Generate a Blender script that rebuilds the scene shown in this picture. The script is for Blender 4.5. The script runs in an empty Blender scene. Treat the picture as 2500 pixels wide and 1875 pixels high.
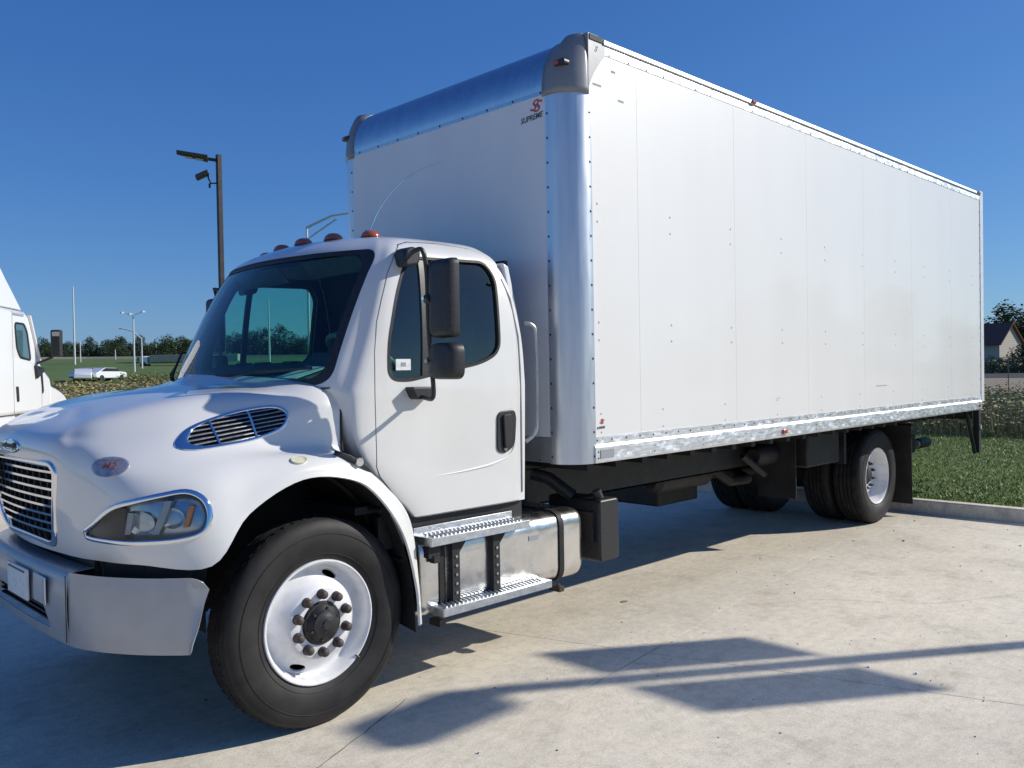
import bpy, bmesh, math, random
from mathutils import Vector, Matrix
from mathutils.bvhtree import BVHTree
random.seed(7)
scene = bpy.context.scene
COL = scene.collection
R = math.radians

# ------------------------------------------------------------------ camera
cam_d = bpy.data.cameras.new("camera")
cam = bpy.data.objects.new("camera", cam_d)
COL.objects.link(cam)
scene.camera = cam
cam_d.sensor_width = 36.0
cam_d.lens = 30.18
cam_d.clip_start = 0.05
cam_d.clip_end = 6000
cam.location = (-4.1756, -3.4830, 1.7507)
cam.rotation_euler = (1.5534, 0.0176, -0.7821)

# ------------------------------------------------------------------ world + sun
SUN_EL = R(31.0)
SUN_DIR = Vector((0.825 * math.cos(SUN_EL), -0.565 * math.cos(SUN_EL), math.sin(SUN_EL))).normalized()
world = bpy.data.worlds.new("World")
scene.world = world
world.use_nodes = True
wn = world.node_tree.nodes
wl = world.node_tree.links
bg = wn["Background"]
sky = wn.new("ShaderNodeTexSky")
sky.sky_type = 'NISHITA'
sky.sun_disc = False
sky.sun_elevation = SUN_EL
sky.sun_rotation = math.atan2(SUN_DIR.x, SUN_DIR.y)
sky.altitude = 200
sky.air_density = 1.0
sky.dust_density = 0.3
sky.ozone_density = 6.0
# the sky's colour response, like a phone camera's: one curve per channel, the same all over the sky
def wmath(op, a_, b_):
    n_ = wn.new("ShaderNodeMath"); n_.operation = op
    for i_, v_ in enumerate((a_, b_)):
        if isinstance(v_, (int, float)): n_.inputs[i_].default_value = v_
        else: wl.new(v_, n_.inputs[i_])
    return n_.outputs[0]
sep = wn.new("ShaderNodeSeparateColor"); wl.new(sky.outputs[0], sep.inputs[0])
comb = wn.new("ShaderNodeCombineColor")
for i_, (g_, b_, k_) in enumerate(((1.4, 2.0, 1.16), (0.86, 0.0, 0.665), (0.62, 0.0, 0.835))):
    f_ = wmath('POWER', wmath('MULTIPLY', sep.outputs[i_], 0.1), g_)
    if b_: f_ = wmath('DIVIDE', f_, wmath('ADD', wmath('MULTIPLY', f_, b_), 1.0))
    wl.new(wmath('ADD', wmath('MULTIPLY', f_, k_ * 10), (.09, 0, 0)[i_]), comb.inputs[i_])
wl.new(comb.outputs[0], bg.inputs[0])
bg.inputs[1].default_value = 0.10
sun_d = bpy.data.lights.new("sun", 'SUN')
sun_d.energy = 4.7
sun_d.angle = R(0.53)
sun_d.color = (1.0, 0.95, 0.87)
sun = bpy.data.objects.new("sun", sun_d)
COL.objects.link(sun)
sun.rotation_euler = SUN_DIR.to_track_quat('Z', 'Y').to_euler()
sun.location = SUN_DIR * 60
scene.view_settings.view_transform = 'Standard'
scene.view_settings.look = 'None'
scene.view_settings.exposure = 0.0
scene.view_settings.gamma = 1.0
scene.view_settings.use_curve_mapping = False
scene.render.resolution_x = 1024
scene.render.resolution_y = 768
scene.cycles.max_bounces = 10
scene.cycles.transparent_max_bounces = 16

# ------------------------------------------------------------------ materials
MAT = {}
def mat(name, col=(.8, .8, .8), rough=.5, metal=0.0, coat=0.0, spec=.5, noise=None, bump=None, rnoise=None, coat_rough=.05):
    """noise=(scale, second colour, low, high); bump=(scale, strength, distance); rnoise=(scale, amount)"""
    m = bpy.data.materials.new(name); m.use_nodes = True
    nt = m.node_tree; b = nt.nodes["Principled BSDF"]
    b.inputs["Base Color"].default_value = (*col, 1)
    b.inputs["Roughness"].default_value = rough
    b.inputs["Metallic"].default_value = metal
    b.inputs["Specular IOR Level"].default_value = spec
    b.inputs["Coat Weight"].default_value = coat
    b.inputs["Coat Roughness"].default_value = coat_rough
    tc = nt.nodes.new("ShaderNodeTexCoord")
    if noise:
        n = nt.nodes.new("ShaderNodeTexNoise"); n.inputs["Scale"].default_value = noise[0]
        n.inputs["Detail"].default_value = 6
        nt.links.new(tc.outputs["Object"], n.inputs["Vector"])
        r = nt.nodes.new("ShaderNodeValToRGB")
        r.color_ramp.elements[0].position = noise[2]; r.color_ramp.elements[1].position = noise[3]
        r.color_ramp.elements[0].color = (*col, 1); r.color_ramp.elements[1].color = (*noise[1], 1)
        nt.links.new(n.outputs["Fac"], r.inputs[0]); nt.links.new(r.outputs[0], b.inputs["Base Color"])
    if rnoise:
        n = nt.nodes.new("ShaderNodeTexNoise"); n.inputs["Scale"].default_value = rnoise[0]; n.inputs["Detail"].default_value = 5
        nt.links.new(tc.outputs["Object"], n.inputs["Vector"])
        mr = nt.nodes.new("ShaderNodeMapRange"); mr.inputs[3].default_value = max(0, rough - rnoise[1]); mr.inputs[4].default_value = rough + rnoise[1]
        nt.links.new(n.outputs["Fac"], mr.inputs[0]); nt.links.new(mr.outputs[0], b.inputs["Roughness"])
    if bump:
        n = nt.nodes.new("ShaderNodeTexNoise"); n.inputs["Scale"].default_value = bump[0]; n.inputs["Detail"].default_value = 4
        nt.links.new(tc.outputs["Object"], n.inputs["Vector"])
        bp = nt.nodes.new("ShaderNodeBump"); bp.inputs["Strength"].default_value = bump[1]; bp.inputs["Distance"].default_value = bump[2]
        nt.links.new(n.outputs["Fac"], bp.inputs["Height"]); nt.links.new(bp.outputs[0], b.inputs["Normal"])
    MAT[name] = m
    return m

def glass(name, tint, refl=1.0, rough=0.0, ior=1.5):
    """thin pane: tinted transmission and a Fresnel reflection"""
    m = bpy.data.materials.new(name); m.use_nodes = True
    nt = m.node_tree; out = nt.nodes["Material Output"]; nt.nodes.remove(nt.nodes["Principled BSDF"])
    t = nt.nodes.new("ShaderNodeBsdfTransparent"); t.inputs[0].default_value = (*tint, 1)
    g = nt.nodes.new("ShaderNodeBsdfGlossy"); g.inputs[0].default_value = (refl, refl, refl, 1); g.inputs[1].default_value = rough
    f = nt.nodes.new("ShaderNodeFresnel"); f.inputs[0].default_value = ior
    mx = nt.nodes.new("ShaderNodeMixShader"); ge = nt.nodes.new("ShaderNodeNewGeometry")
    iv = nt.nodes.new("ShaderNodeMath"); iv.operation = 'SUBTRACT'; iv.inputs[0].default_value = 1.0; nt.links.new(ge.outputs["Backfacing"], iv.inputs[1])
    ml = nt.nodes.new("ShaderNodeMath"); ml.operation = 'MULTIPLY'; nt.links.new(f.outputs[0], ml.inputs[0]); nt.links.new(iv.outputs[0], ml.inputs[1])
    nt.links.new(ml.outputs[0], mx.inputs[0]); nt.links.new(t.outputs[0], mx.inputs[1]); nt.links.new(g.outputs[0], mx.inputs[2])
    nt.links.new(mx.outputs[0], out.inputs[0])
    MAT[name] = m
    return m

mat("white_paint", (.74, .73, .69), .32, coat=1.0, noise=(3.0, (.69, .68, .64), .35, .8), rnoise=(9, .06), bump=(1.5, .05, .02))
mat("white_metal", (.78, .78, .78), .4, coat=.4, noise=(14, (.60, .59, .57), .45, .85), rnoise=(20, .1))
mat("chrome", (.82, .83, .85), .06, 1.0, rnoise=(30, .03))
mat("black_plastic", (.018, .018, .02), .45, noise=(60, (.035, .034, .033), .4, .8), bump=(300, .15, .002))
mat("black_frame", (.012, .012, .014), .6, noise=(9, (.03, .027, .024), .4, .8))
mat("interior_dark", (.012, .014, .018), .7, noise=(20, (.02, .022, .026), .4, .7))
mat("interior_grey", (.055, .065, .075), .75, noise=(20, (.08, .09, .1), .4, .7))
mat("wheel_grey", (.22, .24, .25), .6, noise=(20, (.16, .18, .19), .4, .7))
mat("paper", (.75, .78, .76), .8, noise=(30, (.6, .64, .62), .5, .7))
mat("rubber", (.014, .0135, .0135), .62, noise=(7, (.034, .031, .028), .35, .75), bump=(90, .2, .002), spec=.35)
mat("rubber_tread", (.016, .016, .017), .8, noise=(12, (.04, .037, .033), .4, .8), bump=(40, .3, .004), spec=.25)
mat("fender_liner", (.012, .013, .014), .7, noise=(6, (.032, .032, .03), .35, .8), spec=.3)
mat("bumper_grey", (.42, .43, .44), .38, .35, coat=.2, noise=(5, (.36, .37, .385), .35, .75), rnoise=(12, .08), bump=(4, .05, .01))
mat("nut_cap", (.075, .055, .045), .6, noise=(60, (.05, .038, .032), .4, .8))
mat("nut_steel", (.07, .06, .055), .45, .6, noise=(60, (.16, .12, .09), .4, .8))
mat("amber", (.36, .085, .02), .18, coat=1.0, noise=(30, (.4, .07, .01), .4, .7))
mat("amber_lamp", (.75, .22, .02), .15, coat=1.0)
mat("red_paint", (.40, .07, .07), .4)
mat("dark_print", (.10, .10, .12), .5)
mat("cream_plastic", (.66, .63, .45), .35, coat=.4)
mat("seam_dark", (.02, .022, .025), .7)
mat("seam_grey", (.30, .31, .32), .7)
mat("rivet", (.09, .10, .11), .4, .5)
mat("rivet_light", (.42, .43, .44), .5, .2)
glass("windshield_glass", (.70, .89, .86), 1.0)
glass("door_glass", (.68, .89, .82), 1.0, 0.0, 1.85)
glass("lamp_lens", (.86, .90, .93), 1.0)

def aluminium(name, base=(.72, .74, .77), rough=.28, dent=.25, dscale=5.0, streak=(1, 1, 30), contrast=.12):
    m = bpy.data.materials.new(name); m.use_nodes = True
    nt = m.node_tree; b = nt.nodes["Principled BSDF"]
    b.inputs["Metallic"].default_value = 1.0
    tc = nt.nodes.new("ShaderNodeTexCoord")
    mp = nt.nodes.new("ShaderNodeMapping"); mp.inputs["Scale"].default_value = streak
    nt.links.new(tc.outputs["Object"], mp.inputs[0])
    n = nt.nodes.new("ShaderNodeTexNoise"); n.inputs["Scale"].default_value = 4; n.inputs["Detail"].default_value = 6
    nt.links.new(mp.outputs[0], n.inputs["Vector"])
    r = nt.nodes.new("ShaderNodeValToRGB")
    r.color_ramp.elements[0].position = .3; r.color_ramp.elements[1].position = .75
    r.color_ramp.elements[0].color = (*[c - contrast for c in base], 1); r.color_ramp.elements[1].color = (*base, 1)
    nt.links.new(n.outputs["Fac"], r.inputs[0]); nt.links.new(r.outputs[0], b.inputs["Base Color"])
    mr = nt.nodes.new("ShaderNodeMapRange"); mr.inputs[3].default_value = rough - .08; mr.inputs[4].default_value = rough + .14
    nt.links.new(n.outputs["Fac"], mr.inputs[0]); nt.links.new(mr.outputs[0], b.inputs["Roughness"])
    n2 = nt.nodes.new("ShaderNodeTexNoise"); n2.inputs["Scale"].default_value = dscale; n2.inputs["Detail"].default_value = 2
    nt.links.new(tc.outputs["Object"], n2.inputs["Vector"])
    bp = nt.nodes.new("ShaderNodeBump"); bp.inputs["Strength"].default_value = dent; bp.inputs["Distance"].default_value = .03
    nt.links.new(n2.outputs["Fac"], bp.inputs["Height"]); nt.links.new(bp.outputs[0], b.inputs["Normal"])
    MAT[name] = m
aluminium("aluminium", rough=.36, dent=.05, dscale=3, streak=(6, 6, .6), contrast=.1)
aluminium("aluminium_rail", base=(.86, .87, .89), rough=.44, dent=.6, dscale=9, streak=(2, 1, 20), contrast=.2)
aluminium("aluminium_tank", base=(.80, .79, .77), rough=.22, dent=.35, dscale=5, streak=(3, 3, 3), contrast=.12)
aluminium("step_metal", base=(.66, .68, .70), rough=.42, dent=.1, dscale=20, streak=(9, 9, 9), contrast=.14)
aluminium("cast_grey", base=(.50, .51, .52), rough=.5, dent=.1, dscale=20, streak=(9, 9, 9), contrast=.1)

# ------------------------------------------------------------------ mesh helpers
class MB:
    """collects shapes and links them as ONE mesh object"""
    def __init__(s):
        s.v = []; s.f = []; s.m = []
    def add(s, vs, fs, mi=0):
        o = len(s.v); s.v += [tuple(v) for v in vs]
        s.f += [tuple(i + o for i in f) for f in fs]; s.m += [mi] * len(fs)
        return s
    def box(s, a, b, mi=0, M=None):
        x0, y0, z0 = a; x1, y1, z1 = b
        vs = [(x0, y0, z0), (x1, y0, z0), (x1, y1, z0), (x0, y1, z0), (x0, y0, z1), (x1, y0, z1), (x1, y1, z1), (x0, y1, z1)]
        if M: vs = [M @ Vector(v) for v in vs]
        return s.add(vs, [(0, 3, 2, 1), (4, 5, 6, 7), (0, 1, 5, 4), (1, 2, 6, 5), (2, 3, 7, 6), (3, 0, 4, 7)], mi)
    def tube(s, pts, r, n=10, mi=0, cap=True):
        pts = [Vector(p) for p in pts]
        if not isinstance(r, (list, tuple)): r = [r] * len(pts)
        rings = []; up = None
        for i, p in enumerate(pts):
            t = (pts[min(i + 1, len(pts) - 1)] - pts[max(i - 1, 0)]).normalized()
            if up is None:
                up = Vector((0, 0, 1)) if abs(t.z) < .9 else Vector((1, 0, 0))
            u = (up - t * up.dot(t)).normalized(); w = t.cross(u); up = u
            rings.append([p + (u * math.cos(2 * math.pi * k / n) + w * math.sin(2 * math.pi * k / n)) * r[i] for k in range(n)])
        vs = [v for ring in rings for v in ring]; fs = []
        for i in range(len(pts) - 1):
            for k in range(n):
                a = i * n + k; b = i * n + (k + 1) % n
                fs.append((a, b, b + n, a + n))
        if cap:
            fs.append(tuple(range(n))[::-1]); fs.append(tuple((len(pts) - 1) * n + k for k in range(n)))
        return s.add(vs, fs, mi)
    def lathe(s, prof, c, axis='Y', n=48, mi=0, close=False):
        """prof: list of (radius, offset along axis)"""
        vs = []; fs = []
        for (r, h) in prof:
            for k in range(n):
                a = 2 * math.pi * k / n; p = (r * math.cos(a), r * math.sin(a))
                if axis == 'Y': vs.append((c[0] + p[0], c[1] + h, c[2] + p[1]))
                elif axis == 'X': vs.append((c[0] + h, c[1] + p[0], c[2] + p[1]))
                else: vs.append((c[0] + p[0], c[1] + p[1], c[2] + h))
        m = len(prof)
        for i in range(m - (0 if close else 1)):
            j = (i + 1) % m
            for k in range(n):
                k2 = (k + 1) % n
                fs.append((i * n + k, i * n + k2, j * n + k2, j * n + k))
        if not close:
            if prof[0][0] > 1e-5: fs.append(tuple(range(n))[::-1])
            if prof[-1][0] > 1e-5: fs.append(tuple((m - 1) * n + k for k in range(n)))
        return s.add(vs, fs, mi)
    def prism(s, poly, a, b, axis='Y', mi=0):
        """poly in the plane perpendicular to the axis: Y->(x,z), X->(y,z), Z->(x,y)"""
        def P(u, v, w):
            return {'Y': (u, w, v), 'X': (w, u, v), 'Z': (u, v, w)}[axis]
        n = len(poly)
        vs = [P(u, v, a) for u, v in poly] + [P(u, v, b) for u, v in poly]
        fs = [tuple(range(n)), tuple(range(2 * n - 1, n - 1, -1))] + [(i, i + n, (i + 1) % n + n, (i + 1) % n) for i in range(n)]
        return s.add(vs, fs, mi)
    def build(s, name, mats, parent=None, smooth=False, bevel=0, angle=35, merge=False, recalc=True):
        me = bpy.data.meshes.new(name); me.from_pydata(s.v, [], s.f)
        if isinstance(mats, str): mats = [mats]
        for m in mats: me.materials.append(MAT[m])
        me.polygons.foreach_set('material_index', s.m)
        bm = bmesh.new(); bm.from_mesh(me)
        if merge: bmesh.ops.remove_doubles(bm, verts=bm.verts, dist=1e-5)
        if recalc: bmesh.ops.recalc_face_normals(bm, faces=bm.faces)
        bm.to_mesh(me); bm.free()
        o = bpy.data.objects.new(name, me); COL.objects.link(o)
        if parent: o.parent = parent
        if smooth or bevel: shade(o, angle)
        if bevel:
            md = o.modifiers.new("bevel", 'BEVEL'); md.width = bevel; md.segments = 2; md.limit_method = 'ANGLE'; md.angle_limit = R(40)
        return o

def shade(o, angle=35):
    me = o.data
    me.polygons.foreach_set('use_smooth', [True] * len(me.polygons))
    me.set_sharp_from_angle(angle=R(angle))

def empty(name, loc=(0, 0, 0), label=None, cat=None, group=None, parent=None):
    o = bpy.data.objects.new(name, None); COL.objects.link(o); o.location = loc; o.empty_display_size = .3
    if parent: o.parent = parent
    if label: tag(o, label, cat, group)
    return o
def tag(o, label=None, cat=None, group=None, kind=None):
    if label: o['label'] = label
    if cat: o['category'] = cat
    if group: o['group'] = group
    if kind: o['kind'] = kind
    return o

def cr(p0, p1, p2, p3, t):
    return .5 * ((2 * p1) + (p2 - p0) * t + (2 * p0 - 5 * p1 + 4 * p2 - p3) * t * t + (3 * p1 - p0 - 3 * p2 + p3) * t ** 3)
def spline(pts, n, closed=False):
    pts = [Vector(p) for p in pts]; out = []; m = len(pts)
    rng = m if closed else m - 1
    for i in range(rng):
        g = lambda j: pts[j % m] if closed else (pts[j] if 0 <= j < m else (2 * pts[0] - pts[1] if j < 0 else 2 * pts[-1] - pts[-2]))
        for k in range(n): out.append(cr(g(i - 1), g(i), g(i + 1), g(i + 2), k / n))
    if not closed: out.append(pts[-1])
    return out
def rounded(poly, r, n=6):
    """round the corners of a 2-D polygon; r is one radius or one per corner"""
    out = []; m = len(poly)
    if not isinstance(r, (list, tuple)): r = [r] * m
    for i in range(m):
        a = Vector(poly[i - 1]); b = Vector(poly[i]); c = Vector(poly[(i + 1) % m])
        u = (a - b); w = (c - b)
        q = min(r[i], u.length * .48, w.length * .48)
        p0 = b + u.normalized() * q; p2 = b + w.normalized() * q
        if q < 1e-4: out.append(tuple(b)); continue
        for k in range(n + 1):
            t = k / n; out.append(tuple(p0 * (1 - t) ** 2 + b * 2 * t * (1 - t) + p2 * t * t))
    return out
def apply_mods(o):
    dg = bpy.context.evaluated_depsgraph_get()
    me = bpy.data.meshes.new_from_object(o.evaluated_get(dg), depsgraph=dg)
    o.modifiers.clear(); old = o.data; o.data = me
    return o
def volume(me):
    bm = bmesh.new(); bm.from_mesh(me); v = bm.calc_volume(signed=False); bm.free(); return abs(v)
def boolean(o, cutter, op='DIFFERENCE'):
    """boolean that checks its own result and tries again with another solver when it went wrong"""
    src = o.data; v0 = volume(src); best = None
    for solver, own, shift in (('EXACT', False, 0), ('EXACT', True, 0), ('EXACT', False, 3e-4), ('FAST', False, 2e-4), ('FAST', False, 7e-4)):
        o.data = src.copy(); cutter.location.z += shift; bpy.context.view_layer.update()
        md = o.modifiers.new("b", 'BOOLEAN'); md.object = cutter; md.operation = op; md.solver = solver
        if solver == 'EXACT': md.use_self = own
        apply_mods(o); cutter.location.z -= shift; v1 = volume(o.data)
        if op == 'INTERSECT' and len(o.data.vertices):
            cv = cutter.data.vertices; ok = True
            for ax in range(3):
                lo = min(v.co[ax] for v in cv) - 1e-3; hi = max(v.co[ax] for v in cv) + 1e-3
                if min(v.co[ax] for v in o.data.vertices) < lo or max(v.co[ax] for v in o.data.vertices) > hi: ok = False
            if not ok: continue
        if len(o.data.vertices) and v1 <= v0 * 1.0005 + 1e-9: return o
    bpy.context.view_layer.update()
    return o
def dupe(o, name, parent=None):
    c = o.copy(); c.data = o.data.copy(); c.name = name; COL.objects.link(c)
    if parent is not None: c.parent = parent
    return c
def kill(o):
    bpy.data.objects.remove(o, do_unlink=True)

YC = 1.26
def mirror_y(o, name=None):
    """a mirrored copy for the far side of the truck"""
    c = dupe(o, name or o.name)
    for v in c.data.vertices: v.co.y = 2 * YC - v.co.y
    c.data.flip_normals()
    return c

def net(rows, colmask, nu=6, nv=6):
    """Catmull-Rom patch through a control net rows[r][c]; front-centre column and top row are mirror planes"""
    nr = len(rows); nc = len(rows[0])
    mir = lambda p: Vector((p[0], 2 * YC - p[1], p[2]))
    def G(r, c):
        if c < 0: return mir(G(r, -c))
        if r >= nr: return mir(G(2 * (nr - 1) - r, c))
        if r < 0: return 2 * Vector(rows[0][c if c < nc else nc - 1]) - Vector(rows[1][c if c < nc else nc - 1])
        if c >= nc: return 2 * Vector(rows[r][nc - 1]) - Vector(rows[r][nc - 2])
        return Vector(rows[r][c])
    NR = (nr - 1) * nv + 1; NC = (nc - 1) * nu + 1
    V = []
    for i in range(NR):
        r, t = divmod(i, nv); t /= nv
        if r == nr - 1: r -= 1; t = 1.0
        for j in range(NC):
            c, s = divmod(j, nu); s /= nu
            if c == nc - 1: c -= 1; s = 1.0
            q = [cr(G(r - 1 + k, c - 1), G(r - 1 + k, c), G(r - 1 + k, c + 1), G(r - 1 + k, c + 2), s) for k in range(4)]
            V.append(cr(*q, t))
    F = []
    for i in range(NR - 1):
        for j in range(NC - 1):
            if colmask and not colmask(i / nv, j / nu): continue
            a = i * NC + j; F.append((a, a + 1, a + 1 + NC, a + NC))
    return V, F

def shell(name, V, F, mats, parent, thick=.012, smooth_angle=40):
    """mirror a half net, weld it, and give it real thickness (inwards)"""
    mb = MB(); mb.add(V, F); mb.add([(v[0], 2 * YC - v[1], v[2]) for v in V], [f[::-1] for f in F])
    o = mb.build(name, mats, parent, recalc=False)
    bm = bmesh.new(); bm.from_mesh(o.data)
    bmesh.ops.remove_doubles(bm, verts=bm.verts, dist=2e-4)
    bmesh.ops.dissolve_degenerate(bm, edges=bm.edges, dist=1e-5)
    bmesh.ops.delete(bm, geom=[v for v in bm.verts if not v.link_faces], context='VERTS')
    bmesh.ops.recalc_face_normals(bm, faces=bm.faces)
    # outward check against the centroid
    bm.to_mesh(o.data); bm.free()
    if thick:
        md = o.modifiers.new("s", 'SOLIDIFY'); md.thickness = thick; md.offset = -1
        if len(o.data.materials) > 1: md.material_offset = 1
        apply_mods(o)
    shade(o, smooth_angle)
    return o

# ------------------------------------------------------------------ body surfaces
def hood_net():
    H = [[None] * 12 for _ in range(11)]
    def col(c, pts):
        for r, p in enumerate(pts): H[r][c] = p
    Y = YC
    col(0, [(-2.87, Y, .92), (-2.90, Y, 1.0), (-2.925, Y, 1.12), (-2.935, Y, 1.25), (-2.945, Y, 1.34), (-2.955, Y, 1.40), (-2.95, Y, 1.44), (-2.93, Y, 1.475), (-2.89, Y, 1.505), (-2.84, Y, 1.53), (-2.76, Y, 1.555)])
    col(1, [(-2.84, .80, .92), (-2.875, .79, 1.0), (-2.90, .78, 1.12), (-2.915, .78, 1.25), (-2.925, .78, 1.34), (-2.93, .79, 1.40), (-2.92, .80, 1.445), (-2.90, .82, 1.475), (-2.87, .86, 1.50), (-2.81, 1.03, 1.535), (-2.72, Y, 1.575)])
    col(2, [(-2.80, .55, .925), (-2.83, .54, 1.0), (-2.85, .54, 1.12), (-2.86, .55, 1.24), (-2.865, .57, 1.32), (-2.865, .60, 1.38), (-2.86, .64, 1.43), (-2.85, .69, 1.47), (-2.82, .76, 1.520), (-2.74, .98, 1.553), (-2.66, Y, 1.592)])
    col(3, [(-2.72, .30, .93), (-2.74, .29, 1.0), (-2.75, .29, 1.11), (-2.755, .31, 1.22), (-2.755, .345, 1.295), (-2.76, .40, 1.35), (-2.76, .48, 1.41), (-2.755, .57, 1.47), (-2.73, .68, 1.553), (-2.66, .93, 1.584), (-2.58, Y, 1.617)])
    col(4, [(-2.49, .09, .915), (-2.505, .105, 1.0), (-2.52, .12, 1.12), (-2.52, .15, 1.23), (-2.52, .20, 1.30), (-2.52, .29, 1.37), (-2.52, .38, 1.45), (-2.52, .47, 1.52), (-2.51, .60, 1.610), (-2.47, .90, 1.633), (-2.42, Y, 1.655)])
    col(5, [(-2.305, .09, 1.12), (-2.295, .095, 1.16), (-2.285, .11, 1.22), (-2.28, .14, 1.29), (-2.28, .19, 1.345), (-2.28, .28, 1.40), (-2.28, .35, 1.475), (-2.28, .42, 1.555), (-2.28, .54, 1.645), (-2.27, .87, 1.663), (-2.26, Y, 1.68)])
    col(6, [(-2.03, .09, 1.245), (-2.02, .095, 1.265), (-2.01, .105, 1.295), (-2.0, .14, 1.33), (-2.0, .19, 1.355), (-2.0, .275, 1.38), (-2.0, .32, 1.48), (-2.0, .36, 1.57), (-2.0, .48, 1.658), (-2.03, .84, 1.69), (-2.1, Y, 1.703)])
    col(7, [(-1.76, .09, 1.22), (-1.745, .10, 1.24), (-1.735, .115, 1.27), (-1.72, .14, 1.30), (-1.71, .19, 1.325), (-1.70, .265, 1.345), (-1.69, .285, 1.48), (-1.68, .305, 1.58), (-1.69, .40, 1.655), (-1.80, .80, 1.695), (-1.95, Y, 1.712)])
    tail = [((-1.60, .09, 1.12), (-1.50, .14, 1.14)), ((-1.444, .09, .904), (-1.365, .13, .95)), ((-1.36, .09, .61), (-1.325, .12, .62)), ((-1.345, .09, .40), (-1.318, .11, .40))]
    for k, (a, b) in enumerate(tail):
        a = Vector(a); b = Vector(b)
        pts = [a, a.lerp(b, .3), a.lerp(b, .65), b] + [b + Vector((.02, .05, .0)) * j for j in range(1, 8)]
        col(8 + k, [tuple(p) for p in pts])
    return H

def cab_net():
    Y = YC
    Z = [.95, 1.30, 1.60, 1.70, 1.95, 2.20, 2.38, 2.46, 2.51]
    XY = [
        [(-1.28, Y), (-1.28, .75), (-1.28, .42), (-1.27, .24), (-1.24, .205), (-1.0, .20), (-.50, .20), (-.40, .27), (-.39, .7), (-.39, Y)],
        [(-1.60, Y), (-1.60, .75), (-1.60, .42), (-1.60, .26), (-1.53, .205), (-1.0, .20), (-.49, .20), (-.39, .27), (-.38, .7), (-.38, Y)],
        [(-1.86, Y), (-1.82, .75), (-1.73, .42), (-1.675, .275), (-1.55, .21), (-1.0, .20), (-.48, .20), (-.385, .27), (-.375, .7), (-.375, Y)],
        [(-1.97, Y), (-1.90, .75), (-1.75, .38), (-1.66, .275), (-1.53, .213), (-1.0, .203), (-.48, .203), (-.385, .27), (-.375, .7), (-.375, Y)],
        [(-1.86, Y), (-1.79, .75), (-1.64, .38), (-1.56, .285), (-1.45, .225), (-1.0, .215), (-.49, .215), (-.40, .28), (-.39, .7), (-.39, Y)],
        [(-1.73, Y), (-1.66, .76), (-1.52, .41), (-1.46, .31), (-1.37, .255), (-1.0, .245), (-.53, .245), (-.44, .31), (-.43, .72), (-.43, Y)],
        [(-1.60, Y), (-1.54, .77), (-1.42, .44), (-1.37, .35), (-1.29, .295), (-1.0, .285), (-.60, .285), (-.51, .35), (-.50, .74), (-.50, Y)],
        [(-1.50, Y), (-1.45, .79), (-1.35, .49), (-1.31, .41), (-1.23, .355), (-1.0, .345), (-.66, .345), (-.57, .41), (-.56, .76), (-.56, Y)],
        [(-1.38, Y), (-1.33, .83), (-1.27, .60), (-1.23, .53), (-1.16, .48), (-1.0, .47), (-.72, .47), (-.65, .54), (-.64, .82), (-.64, Y)],
    ]
    rows = []
    for z, r in zip(Z, XY):
        row = []
        for (x, y) in r:
            k = max(0, 1 - ((y - Y) / .95) ** 2) * max(0, (z - 1.7) / .75) * (.02 if x < -1.1 else .03)
            row.append((x, y, z + k))
        rows.append(row)
    rows.append([(-1.20, Y, 2.575), (-1.17, .95, 2.57), (-1.13, .85, 2.56), (-1.1, .83, 2.56), (-1.05, .82, 2.56), (-1.0, .82, 2.56), (-.85, .82, 2.555), (-.80, .85, 2.55), (-.78, .97, 2.55), (-.78, Y, 2.56)])
    rows.append([(x, Y, 2.582 if x < -1 else 2.575) for x in (-1.14, -1.12, -1.10, -1.07, -1.04, -1.0, -.95, -.92, -.91, -.90)])
    return rows
# panels of the cargo box: smooth white laminate, slightly wavy, with faint ageing streaks
def laminate(name, base, second, rough):
    m = bpy.data.materials.new(name); m.use_nodes = True; nt = m.node_tree; b = nt.nodes["Principled BSDF"]
    tc = nt.nodes.new("ShaderNodeTexCoord")
    mp = nt.nodes.new("ShaderNodeMapping"); mp.inputs["Scale"].default_value = (1.2, 1.2, .25)
    nt.links.new(tc.outputs["Object"], mp.inputs[0])
    n = nt.nodes.new("ShaderNodeTexNoise"); n.inputs["Scale"].default_value = 2.2; n.inputs["Detail"].default_value = 7
    nt.links.new(mp.outputs[0], n.inputs["Vector"])
    r = nt.nodes.new("ShaderNodeValToRGB"); r.color_ramp.elements[0].position = .35; r.color_ramp.elements[1].position = .75
    r.color_ramp.elements[0].color = (*base, 1); r.color_ramp.elements[1].color = (*second, 1)
    nt.links.new(n.outputs["Fac"], r.inputs[0]); nt.links.new(r.outputs[0], b.inputs["Base Color"])
    b.inputs["Roughness"].default_value = rough; b.inputs["Coat Weight"].default_value = .6; b.inputs["Coat Roughness"].default_value = .05
    n2 = nt.nodes.new("ShaderNodeTexNoise"); n2.inputs["Scale"].default_value = 1.6; n2.inputs["Detail"].default_value = 1
    nt.links.new(tc.outputs["Object"], n2.inputs["Vector"])
    n3 = nt.nodes.new("ShaderNodeTexNoise"); n3.inputs["Scale"].default_value = 120; n3.inputs["Detail"].default_value = 2
    nt.links.new(tc.outputs["Object"], n3.inputs["Vector"])
    bp = nt.nodes.new("ShaderNodeBump"); bp.inputs["Strength"].default_value = .10; bp.inputs["Distance"].default_value = .008
    bp2 = nt.nodes.new("ShaderNodeBump"); bp2.inputs["Strength"].default_value = .04; bp2.inputs["Distance"].default_value = .0006
    nt.links.new(n2.outputs["Fac"], bp.inputs["Height"]); nt.links.new(n3.outputs["Fac"], bp2.inputs["Height"]); nt.links.new(bp.outputs[0], bp2.inputs["Normal"])
    nt.links.new(bp2.outputs[0], b.inputs["Normal"])
    MAT[name] = m
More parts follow.
